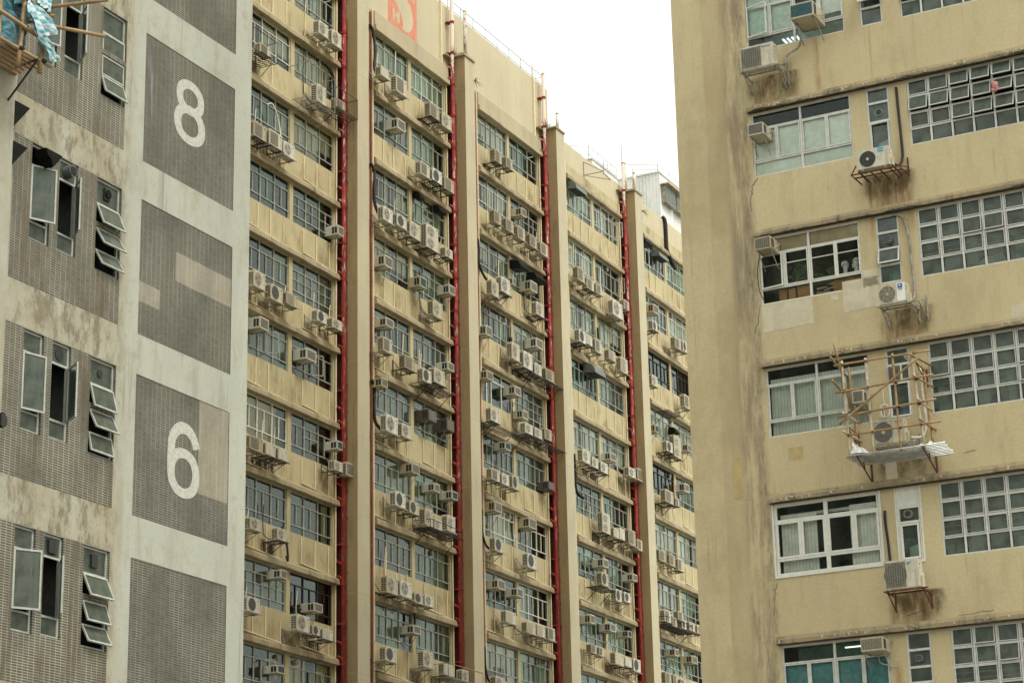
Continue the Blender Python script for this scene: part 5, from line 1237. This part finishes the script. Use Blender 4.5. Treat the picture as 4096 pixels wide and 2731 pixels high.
# narrow windows
NM = ['narrow window with an open upper flap', '', '', '', '', '']
for i, (z0, z1) in enumerate(TW):
    W, H = .61, z1-z0; m = 'whiteframe' if i == 4 else 'alu'; t_ = .06 if i == 4 else .042
    mb = MB()
    hs_ = {0: [.52], 1: [.86, 1.40], 2: [.50, .93, 1.38], 3: [1.0, 1.42], 4: [.98, 1.36], 5: [.62, 1.0, 1.42]}[i]
    pane_frame(mb, 0, W, 0, H, t_, .02, .09)
    for h in hs_: mb.box(t_, W-t_, .022, .088, h-.03, h+.03)
    w_ = mb.build('window', M[m], tb, loc=(2.96, 0, z0))
    g_ = MB(); g_.quad((t_, .07, t_), (W-t_, .07, t_), (W-t_, .07, H-t_), (t_, .07, H-t_)); g_.build('glass_pane', G['d'], w_)
    if i == 0: sash_obj(w_, .55, .55, M['alu'], G['v'], (.03, .0, 1.1), (-radians(28), 0, 0), hinge='top')
    if i == 2: sash_obj(w_, .57, .42, M['alu'], G['v'], (.02, .0, .93), (-radians(14), 0, 0), hinge='top')
    if i == 1: mb = MB(); pane_frame(mb, .05, .57, .05, .83, .035, .0, .04); mb.build('sash', M['alu'], w_, rot=(0, 0, radians(-4)))
    zc = {1: 1.13, 2: 1.16, 4: 1.17, 5: 1.2}.get(i)
    if zc:
        mb = MB(); mb.tube([(.3, .09, zc), (.3, -.07 if i != 1 else .04, zc)], .115 if i != 5 else .09, 18); v_ = mb.build('vent_duct', M['hood_grey'] if i != 4 else M['ac_mesh'], w_)
        mb = MB(); mb.disc(.3, -.073 if i != 1 else .037, zc, .10 if i == 2 else .075); 
        mb.build('vent_hole', M['ac_slot'], v_)
        if i in (2, 5): mb = MB(); [mb.box(.3-.09, .3+.09, -.085, -.075, zc-.075+q*.042, zc-.058+q*.042) for q in range(4)]; mb.build('vent_grille', M['hood_grey'], v_)
    if i == 3:
        mb = MB(); mb.box(.06, .34, -.03, .06, 1.03, 1.38)
        v_ = mb.build('vent_box', M['ac_mesh'], w_); mb = MB(); [mb.box(.08, .32, -.045, -.031, 1.06+q*.06, 1.085+q*.06) for q in range(5)]; mb.build('vent_grille', M['ac_dark'], v_)
        mb = MB(); mb.box(.36, .40, .0, .06, .97, 1.42); pane_frame(mb, .04, .57, .05, .95, .04, .0, .045); mb.build('sash', M['whiteframe'], w_)
        mb = MB(); mb.tube([(.33, .35, .15), (.33, .35, .38)], .16, 14); mb.build('blue_tub', M['blueplastic'], w_)
    if i == 4: mb = MB(); mb.box(.06, .55, .04, .066, 1.40, H-.06); mb.build('white_panel', M['whiteframe'], w_); mb = MB(); mb.box(-.03, .64, -.02, .02, -.06, 0); mb.box(-.035, 0, -.012, .02, 0, H); mb.box(.61, .645, -.012, .02, 0, H); pane_frame(mb, .07, .54, .05, .93, .045, -.01, .03); mb.build('window_surround', M['whiteframe'], w_)
    if i in (1, 4, 2): mb = MB(); mb.quad((.1, .5, 0), (.5, .5, 0), (.5, .5, .55), (.1, .5, .45)); mb.build('curtain', CUR['w' if i != 2 else 't'], w_)
# steel grid windows, four rows of small panes
OPN = {1: {(0, 2): 14, (1, 2): 16, (2, 3): 16, (3, 3): 20, (4, 3): 22, (5, 3): 14, (2, 2): 18, (3, 2): 18, (4, 2): 24, (5, 2): 14, (2, 1): 10, (3, 1): 16, (4, 1): 20, (5, 1): 16, (1, 3): 6, (6, 3): 12, (6, 2): 12},
       2: {(3, 2): 7, (2, 2): 4}, 3: {(0, 2): 5, (4, 1): 8, (4, 2): 6}, 4: {(4, 1): 4}, 0: {(0, 1): 10, (2, 1): 6}, 5: {(2, 2): 6, (1, 3): 5}}
for i, (z0, z1) in enumerate(TW):
    H = z1-z0; rh = H/4; W = NC*CWD; mb = MB(); t_ = .02
    pane_frame(mb, 0, W, 0, H, .04, .03, .09)
    for k in range(1, NC): x = CWD*k; mb.box(x-.024, x+.024, .02, .088, 0, H)
    for k in range(1, 4): mb.box(.04, W-.04, .032, .086, rh*k-.022, rh*k+.022)
    for c in range(NC):
        for r in (1, 2, 3):
            if (c, r) in OPN.get(i, {}): continue
            pane_frame(mb, CWD*c+.04, CWD*(c+1)-.04, rh*r+.03, rh*(r+1)-.03, t_, .012, .04)
    w_ = mb.build('grid_window', M['alu'], tb, loc=(GX, 0, z0))
    g_ = MB()
    for c in range(NC):
        for r in range(4):
            if (c, r) in OPN.get(i, {}): continue
            g_.quad((CWD*c+.05, .06, rh*r+.04), (CWD*(c+1)-.05, .06, rh*r+.04), (CWD*(c+1)-.05, .06, rh*(r+1)-.03), (CWD*c+.05, .06, rh*(r+1)-.03))
    g_.build('glass_pane', G['f'], w_)
    for (c, r), a_ in OPN.get(i, {}).items():
        sash_obj(w_, CWD-.075, rh-.05, M['alu'], G['v'], (CWD*c+.037, .01, rh*(r+1)-.025), (-radians(a_), 0, 0), t_, hinge='top')
    rnd = random.Random(i); mb = MB()
    for c in range(NC):
        if i > 1:
            for q in (.32, .62): mb.box(CWD*c+.04, CWD*(c+1)-.04, .12, .14, rh*(1+q), rh*(1+q)+.018)
    if mb.v: mb.build('inner_rail', M['alu'], w_)
    mb = MB()
    for c in range(NC):
        if rnd.random() < .6: x = CWD*c+rnd.uniform(0, .2); mb.box(x, x+rnd.uniform(.1, .3), .3, .6, 0, rnd.uniform(.2, 1.1))
    mb.build('clutter', CUR['n' if i == 1 else rnd.choice('gw')], w_)
    if i == 1: mb = MB(); mb.box(.2, .9, .25, .3, .0, .9); mb.build('orange_board', M['card'], w_)
    if i == 2: sheet(None, [(CWD*2+.05, .13, .03), (CWD*4-.05, .13, .03), (CWD*4-.2, .16, .36), (CWD*2+.5, .16, .26)], M['bag'], 'plastic_bag', w_, 12, .02, 5)
# pink glove hung over an open pane
e_ = TAN.empty('rubber_glove', GX+CWD*4+.14, .30, 30.31+.455*2+.13); tag(e_, 'pink rubber glove hung over an open grid pane', 'glove')
mb = MB(); mb.blob((0, 0, 0), .09, .035, .11, 1, .12, 10, 7)
for k in range(5): x = -.07+k*.035; mb.tube([(x, 0, -.06), (x*1.25, -.01, -.15+abs(k-2)*.02), (x*1.35, -.005, -.21+abs(k-2)*.025)], [.017, .016, .010], 7)
mb.build('glove', M['pink'], e_, smooth=True)

# ---- air conditioners of the tan block (their right flank shows)
def big_unit(u, z, w, h, style, lab, w_out=.72, brand=None, bcol=None, rack='plain', rx=.25):
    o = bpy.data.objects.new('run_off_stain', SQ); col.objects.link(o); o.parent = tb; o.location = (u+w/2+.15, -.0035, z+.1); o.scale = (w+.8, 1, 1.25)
    e_ = TAN.empty('outdoor_unit', u+w/2, w_out-.17, z); tag(e_, lab, 'air conditioner', 'outdoor units hung on the tan block'); x0, x1 = -w/2, w/2; y0, y1 = -.17, .15
    mb = MB(); rbox(mb, x0, x1, y0, y1, .02, h, .014); mb.box(x1-.004, x1+.05, -.06, .12, .03, h*.42); mb.prism([(-.06, h*.42), (.12, h*.42), (.12, h*.55)], x1-.004, x1+.05)
    mb.box(x0+.08, x0+.16, y0+.02, y1-.02, -.01, .02); mb.box(x1-.16, x1-.08, y0+.02, y1-.02, -.01, .02); mb.build('casing', M['ac_white'], e_)
    mb = MB(); mb.box(x1-.001, x1+.003, -.1, -.04, h*.80, h*.84); mb.box(x1-.001, x1+.003, -.08, -.05, h*.66, h*.70); mb.build('side_handle', M['ac_slot'], e_)
    R_ = h*.40; cx = x0+w*.33; cz = h*.5
    if style == 'mesh':
        mb = MB(); mb.box(x0+.03, x0+w*.62, y0-.004, y0, .05, h-.05); mb.build('coil_face', M['ac_mesh'], e_)
        mb = MB(); mb.disc(cx, y0-.006, cz, R_, 28); mb.build('fan_recess', M['ac_fan'], e_)
        mb = MB()
        for k in range(15): z_ = .06+(h-.12)*k/14; mb.box(x0+.03, x0+w*.62, y0-.013, y0-.009, z_-.003, z_+.003)
        for k in range(10): x = x0+.04+(w*.6)*k/9; mb.box(x-.003, x+.003, y0-.014, y0-.008, .05, h-.05)
        mb.build('fan_guard', M['ac_face'], e_)
    else:
        mb = MB(); mb.disc(cx, y0-.004, cz, R_, 28); mb.build('fan_recess', M['ac_slot' if style == 'dark' else ('ac_fan' if style != 'pale' else 'ac_mesh')], e_)
        mb = MB(); n_ = 6; mb.disc(cx, y0-.012, cz, R_*.18, 14)
        if style == 'pale':
            for k in range(7):
                a_ = 2*pi*k/7; mb.tube([(cx, y0-.01, cz), (cx+R_*.5*cos(a_), y0-.01, cz+R_*.5*sin(a_)), (cx+R_*cos(a_+.5), y0-.01, cz+R_*sin(a_+.5))], .004, 4)
        mb.build('fan_hub', M['ac_white'], e_)
        mb = MB()
        for k in range(7): q = R_*(k+1)/7; mb.disc(cx, y0-.010, cz, q, 26, q-.005)
        mb.build('fan_guard', M['ac_fan' if style == 'dark' else 'ac_face'], e_)
        if style == 'square':
            mb = MB(); mb.prism_y([(x0+.02, .05), (x0+w*.62, .05), (x0+w*.62, h-.04), (x0+.02, h-.04)], y0-.006, y0-.002)
            mb = MB(); pane_frame(mb, x0+.025, x0+w*.63, .05, h-.04, .012, y0-.012, y0); mb.build('guard_frame', M['ac_face'], e_)
    if brand: text_mesh('lettering', brand[0], brand[1], bcol, e_, (x0+w*brand[2], y0-.006, h*brand[3]))
    mb = MB(); m_ = {'plain': 'steel_grey', 'rust': 'steel_rust', 'cage': 'steel_rust'}[rack]; D = w_out
    for x in (x0+.02, x1+rx*.3):
        mb.box(x-.018, x+.018, y0-.03, D-.17, -.055, -.015); 
        if rack == 'rust' or rack == 'plain': mb.box(x-.018, x+.018, D-.20, D-.172, -.42, .02); mb.tube([(x, D-.19, -.40), (x, -.05, -.04)], .018, 5)
    if rack == 'cage':
        xa, xb = x0-.16, x1+rx; mb.tube([(xa, D-.18, -.1), (xa, y0-.08, -.12), (xb, y0-.08, -.12), (xb, D-.18, -.1)], .022, 5); mb.tube([(xa, y0-.08, -.12), (x0-.02, y0-.06, .12)], .018, 5); mb.tube([(xb, D-.18, -.1), (xb, D-.2, .38)], .022, 5); mb.tube([(xb, y0-.08, -.12), (xb, D-.2, .12)], .018, 5)
        for k in range(1, 5): x = xa+(xb-xa)*k/5; mb.box(x-.015, x+.015, y0-.07, D-.18, -.13, -.105)
        mb.box(xa, xb, .0, .04, -.13, -.1)
    else:
        mb.box(x0-.03, x1+rx, y0-.035, y0-.005, -.05, -.015); mb.box(x0-.03, x1+rx*.6, .12, .15, -.05, -.015)
    if rack == 'plain' : x = x1+rx; mb.tube([(x, D-.19, .32), (x, D-.19, -.35)], .022, 5); mb.tube([(x, y0-.03, -.03), (x, D-.2, .2)], .018, 5); mb.tube([(x, y0-.03, -.03), (x, D-.2, -.3)], .018, 5)
    mb.build('bracket', M[m_], e_)
    return e_, x0, x1, y0
TXB = simple('blue_lettering', (.02, .14, .25), .5); TXR = simple('red_lettering', (.45, .05, .04), .5); CYAN = simple('cyan_badge', (.02, .33, .52), .5); TXW = simple('white_lettering', (.8, .8, .8), .5); TXK = simple('dark_blue_badge', (.02, .10, .30), .5)
big_unit(-.22, 33.10, .95, .67, 'mesh', 'outdoor unit with mesh front below the lit top left window of the tan block', .75, ('Panasonic', .062, .66, .84), TXB, 'plain', .12)
e_, x0, x1, y0 = big_unit(2.83, 29.61, .85, .54, 'dark', 'outdoor unit with black fan in a rusty cage under the narrow window', .72, None, None, 'cage', .28)
mb = MB(); mb.box(x0+.56, x0+.71, y0-.005, y0, .41, .52); mb.build('badge', CYAN, e_); text_mesh('lettering', 'Midea', .048, TXW, e_, (x0+.575, y0-.008, .445))
e_, x0, x1, y0 = big_unit(3.12, 25.88, .74, .54, 'pale', 'outdoor unit with pale swirl fan guard and blue badge on a grey bracket', .72, None, None, 'plain', .30)
mb = MB(); mb.box(x0+.50, x0+.72, y0-.004, y0, .05, .52); mb.build('front_panel', M['bust'], e_)
mb = MB(); mb.box(x0+.53, x0+.65, y0-.009, y0-.005, .385, .50); mb.build('badge', TXK, e_); text_mesh('lettering', 'YORK', .045, TXK, e_, (x0+.53, y0-.009, .335)); text_mesh('emblem', '*', .16, TXW, e_, (x0+.555, y0-.013, .37))
big_unit(2.70, 22.30, .80, .64, 'square', 'outdoor unit with grey round fan behind the bamboo scaffold poles', .62, ('TOSHIBA', .05, .70, .84), TXR, 'plain', .2)
e_, x0, x1, y0 = big_unit(2.75, 18.63, .88, .72, 'mesh', 'large outdoor unit with grid guard and blue triangle, on a rusty bracket', .72, None, None, 'rust', .2)
mb = MB(); mb.v = [(x0+.60, y0-.005, .63), (x0+.72, y0-.005, .66), (x0+.61, y0-.005, .56)]; mb.f = [(0, 2, 1)]; mb.build('emblem', CYAN, e_)
mb = MB(); mb.v = [(x0+.60, y0-.007, .63), (x0+.65, y0-.007, .64), (x0+.61, y0-.007, .59)]; mb.f = [(0, 2, 1)]; mb.build('emblem', M['ac_slot'], e_)
def tan_window_unit(u, z, w, h, dep, face, lab, grid=True):
    e_ = TAN.empty('window_unit', u+w/2, 0, z); tag(e_, lab, 'air conditioner', 'window units poking out of the tan block'); x0, x1, y0 = -w/2, w/2, -dep
    mb = MB(); rbox(mb, x0, x1, y0, .1, 0, h, .012); mb.build('casing', M['ac_cream'], e_)
    mb = MB(); mb.box(x0+.03, x1-.03, y0-.004, y0, .04, h-.035); mb.build('coil_face', M[face], e_)
    mb = MB()
    for k in range(1, 7): z_ = .04+(h-.075)*k/7; mb.box(x0+.03, x1-.03, y0-.010, y0-.005, z_-.003, z_+.003)
    if grid:
        for k in range(1, 7): x = x0+.03+(w-.06)*k/7; mb.box(x-.003, x+.003, y0-.011, y0-.006, .04, h-.035)
    mb.build('front_grille', M['ac_face'] if face != 'ac_teal' else M['ac_slot'], e_)
    mb = MB()
    for k in range(2): mb.box(x1-.002, x1+.003, y0+.05+k*.1, y0+.13+k*.1, .05, h-.05)
    mb.build('side_vent', M['ac_slot'], e_)
    mb = MB()
    for x in (x0+.04, x1-.04): mb.box(x-.014, x+.014, y0+.02, 0, -.03, -.004); mb.tube([(x, -.01, -.42), (x, y0*.8, -.02)], .013, 5)
    mb.tube([(x1+.03, y0+.1, .0), (x1+.06, -.01, .28)], .011, 5); mb.build('support', M['steel_grey'], e_)
tan_window_unit(1.30, 34.22, .66, .42, .85, 'ac_teal', 'large window unit with green coil face beside the ceiling lights', False)
tan_window_unit(-.18, 31.27, .44, .33, .6, 'ac_fan', 'small window unit at the left of the pale film window', False)
tan_window_unit(-.17, 28.03, .45, .34, .6, 'ac_fan', 'small window unit with square grid above the plant window')
tan_window_unit(2.18, 23.52, .30, .33, .5, 'ac_fan', 'dark window unit behind the left side of the bamboo scaffold')
tan_window_unit(1.99, 17.23, .57, .33, .6, 'ac_mesh', 'window unit with square grid at the bottom edge of the tan block')
# hoses and cables on the tan block
hose(TAN, [(3.80, .02, 32.0), (3.82, .05, 31.4), (3.84, .05, 30.6), (3.84, .06, 30.0), (3.75, .2, 29.75), (3.62, .5, 29.8)], .035, BK, 'black insulated pipe dropping to the caged unit with black fan')
hose(TAN, [(3.45, .03, 28.5), (3.70, .05, 28.4), (3.83, .05, 27.9), (3.86, .05, 27.0), (3.88, .06, 26.3), (3.86, .3, 26.0)], .03, M['steel_grey'], 'thin grey conduit dropping to the unit with swirl fan guard')
hose(TAN, [(2.66, .03, 20.78), (2.66, .05, 20.5), (2.70, .05, 19.9), (2.72, .05, 19.3)], .034, BK, 'short black pipe above the unit with the blue triangle')
hose(TAN, [(1.35, .5, 34.3), (1.42, .45, 33.9), (1.3, .3, 33.65), (.98, .3, 33.5), (.9, .4, 33.2)], .035, M['steel_grey'], 'grey hose looping from the top window unit to the mesh front unit')
hose(TAN, [(3.86, .05, 24.3), (3.88, .06, 23.5), (3.92, .08, 22.9), (3.85, .2, 22.5), (3.6, .4, 22.45)], .035, M['white_hose'], 'white insulated pipes behind the scaffold, curving to the unit')
hose(TAN, [(2.25, .05, 17.2), (2.3, .1, 17.0), (2.6, .05, 16.9), (2.75, .04, 16.88)], .012, M['tubemetal'], 'thin white cable under the bottom window unit', 'cable', 'cable')
hose(TAN, [(-.15, .3, 28.0), (-.28, .2, 27.6), (-.3, .1, 27.1), (-.2, .05, 26.8)], .012, BK, 'thin dark cable hanging below the unit above the plant window', 'cable', 'cable')
hose(TAN, [(2.6, .13, 32.16), (3.2, .14, 32.14), (3.9, .15, 32.16), (7.8, .15, 32.22)], .004, BK, 'thin black wire strung along the ledge over the open grid window', 'cable', 'cable')

# ---- bamboo scaffold on the tan block
sf = TAN.empty('bamboo_scaffold', 2.2, 0, 21.95); tag(sf, 'small bamboo scaffold cage around the unit on the tan block', 'scaffold')
def q3(u, w, z): return (u-2.2, -w, z-21.95)
for a_, b_, r, m in ((q3(2.17, 1.1, 24.49), q3(2.23, 1.1, 21.9), .032, 'bamboo_pale'), (q3(2.79, 1.1, 24.46), q3(2.84, 1.1, 21.93), .035, 'bamboo_pale'), (q3(3.51, 1.14, 24.45), q3(3.55, 1.14, 21.93), .032, 'bamboo'), (q3(3.97, 1.1, 24.41), q3(4.14, 1.1, 21.95), .033, 'bamboo_pale'),
                     (q3(1.98, 1.17, 24.37), q3(4.49, 1.17, 24.37), .026, 'bamboo'), (q3(1.96, 1.17, 23.66), q3(4.52, 1.17, 23.74), .03, 'bamboo'), (q3(2.0, 1.17, 23.03), q3(4.54, 1.17, 23.11), .03, 'bamboo'), (q3(2.2, 1.17, 22.53), q3(4.61, 1.17, 22.54), .028, 'bamboo'),
                     (q3(2.04, 1.22, 22.82), q3(4.16, 1.22, 24.2), .028, 'bamboo'), (q3(2.06, .25, 24.56), q3(2.14, .25, 22.4), .03, 'bamboo'), (q3(3.99, .25, 24.47), q3(4.11, .25, 22.1), .032, 'bamboo'), (q3(2.03, 1.2, 24.94), q3(2.07, .2, 23.3), .03, 'bamboo'),
                     (q3(1.97, 1.35, 24.55), q3(1.9, .02, 24.40), .03, 'bamboo'), (q3(1.97, 1.35, 23.95), q3(1.9, .2, 23.85), .03, 'bamboo'), (q3(4.01, 1.3, 24.31), q3(4.16, .05, 24.31), .03, 'bamboo'), (q3(4.05, 1.3, 23.75), q3(4.16, .05, 23.75), .028, 'bamboo'), (q3(4.12, 1.3, 23.15), q3(4.07, .05, 23.15), .03, 'bamboo_pale'),
                     (q3(4.12, 1.3, 22.64), q3(4.13, .05, 22.64), .035, 'bamboo'), (q3(2.17, 1.3, 23.09), q3(2.18, .1, 23.09), .03, 'bamboo_pale'), (q3(2.15, 1.3, 22.61), q3(2.2, .1, 22.61), .033, 'bamboo_pale')):
    mb = MB(); pole(mb, a_, b_, r); mb.build('bamboo_pole', M[m], sf, smooth=True)
for u_ in (2.19, 2.81, 3.53, 4.06):
    for z_ in (24.37, 23.69, 23.06, 22.53):
        mb = MB(); uu = u_+(24.4-z_)*.03; mb.blob(q3(uu, 1.14, z_+.005), .045, .07, .03, int(z_*10), .15, 8, 5); mb.build('lashing', M['tie'], sf)
pf = TAN.empty('tube_platform', 2.13, 1.15, 22.0); tag(pf, 'platform of thin metal tubes on two rusty brackets under the scaffold', 'platform')
for k in range(9):
    w_ = 1.15-.1*k; dx = random.Random(k).uniform(-.05, .05); mb = MB(); mb.tube([(0+dx+.01*k, 1.15-w_, -.008*k), (2.53+dx*.5, 1.15-w_, -.012*k)], .022, 8); mb.build('tube', M['tubemetal'], pf, smooth=True)
for u_ in (2.40, 4.09):
    mb = MB(); x = u_-2.13; mb.tube([(x, 0, .02), (x, 1.12, -.03)], .024, 4); mb.tube([(x, 1.12, .02), (x, 1.12, -.48)], .028, 4); mb.tube([(x, .03, -.02), (x, 1.10, -.46)], .02, 4); mb.tube([(x, .5, -.03), (x, .62, -.26)], .016, 4); mb.build('bracket', M['steel_rust'], pf)
for u_, za in ((2.12, 22.85), (4.02, 24.2)):
    mb = MB(); x = u_-2.13; s_ = za-22.0; mb.tube([(x, .25, s_), (x, 1.1, s_-.05)], .018, 4); mb.tube([(x, 1.12, s_+.05), (x, 1.12, s_-.42)], .02, 4); mb.tube([(x, .25, s_), (x, 1.1, s_-.4)], .016, 4); mb.build('bracket', M['steel_rust'], pf)
ws_ = TAN.empty('white_sheet', 2.3, .8, 22.03); tag(ws_, 'crumpled white plastic sheet lying on the tube platform', 'plastic sheet')
sheet(None, [(-.08, -.28, .02), (1.85, -.22, .03), (1.85, .35, .03), (-.05, .35, .02)], M['bag'], 'sheet', ws_, 22, .016, 8)
sheet(None, [(-.1, -.2, .05), (.42, -.15, .02), (.0, .2, .32), (-.12, .1, .42)], M['bag'], 'sheet', ws_, 12, .03, 9)
sheet(None, [(1.5, -.1, .03), (1.95, -.1, .04), (1.9, .3, .20), (1.62, .3, .16)], M['bag'], 'sheet', ws_, 10, .03, 10)
rp = TAN.empty('coiled_rope', 2.86, .1, 23.3); tag(rp, 'white rope coil hanging on the wall between the scaffold poles', 'rope'); mb = MB()
for k in range(5): a0 = k*.12; mb.tube([(.14*cos(2*pi*q/14+a0)*(1-.06*k)+.01*k, -.01*k, .20*sin(2*pi*q/14+a0)*(1-.04*k)) for q in range(15)], .011, 5, False)
mb.tube([(0, 0, .6), (.01, 0, .2), (0, -.02, -.3), (.02, -.03, -.62)], .011, 5); mb.blob((.01, -.02, -.56), .04, .04, .06, 1, .3); mb.build('rope', M['rope'], rp)
bg = TAN.empty('plastic_wrap', 3.72, .9, 24.35); tag(bg, 'white plastic scrap caught on the top of the scaffold', 'plastic scrap'); sheet(None, [(0, -.05, .1), (.2, 0, .05), (.22, .1, -.08), (.02, .1, -.02)], M['bag'], 'scrap', bg, 10, .03, 12)
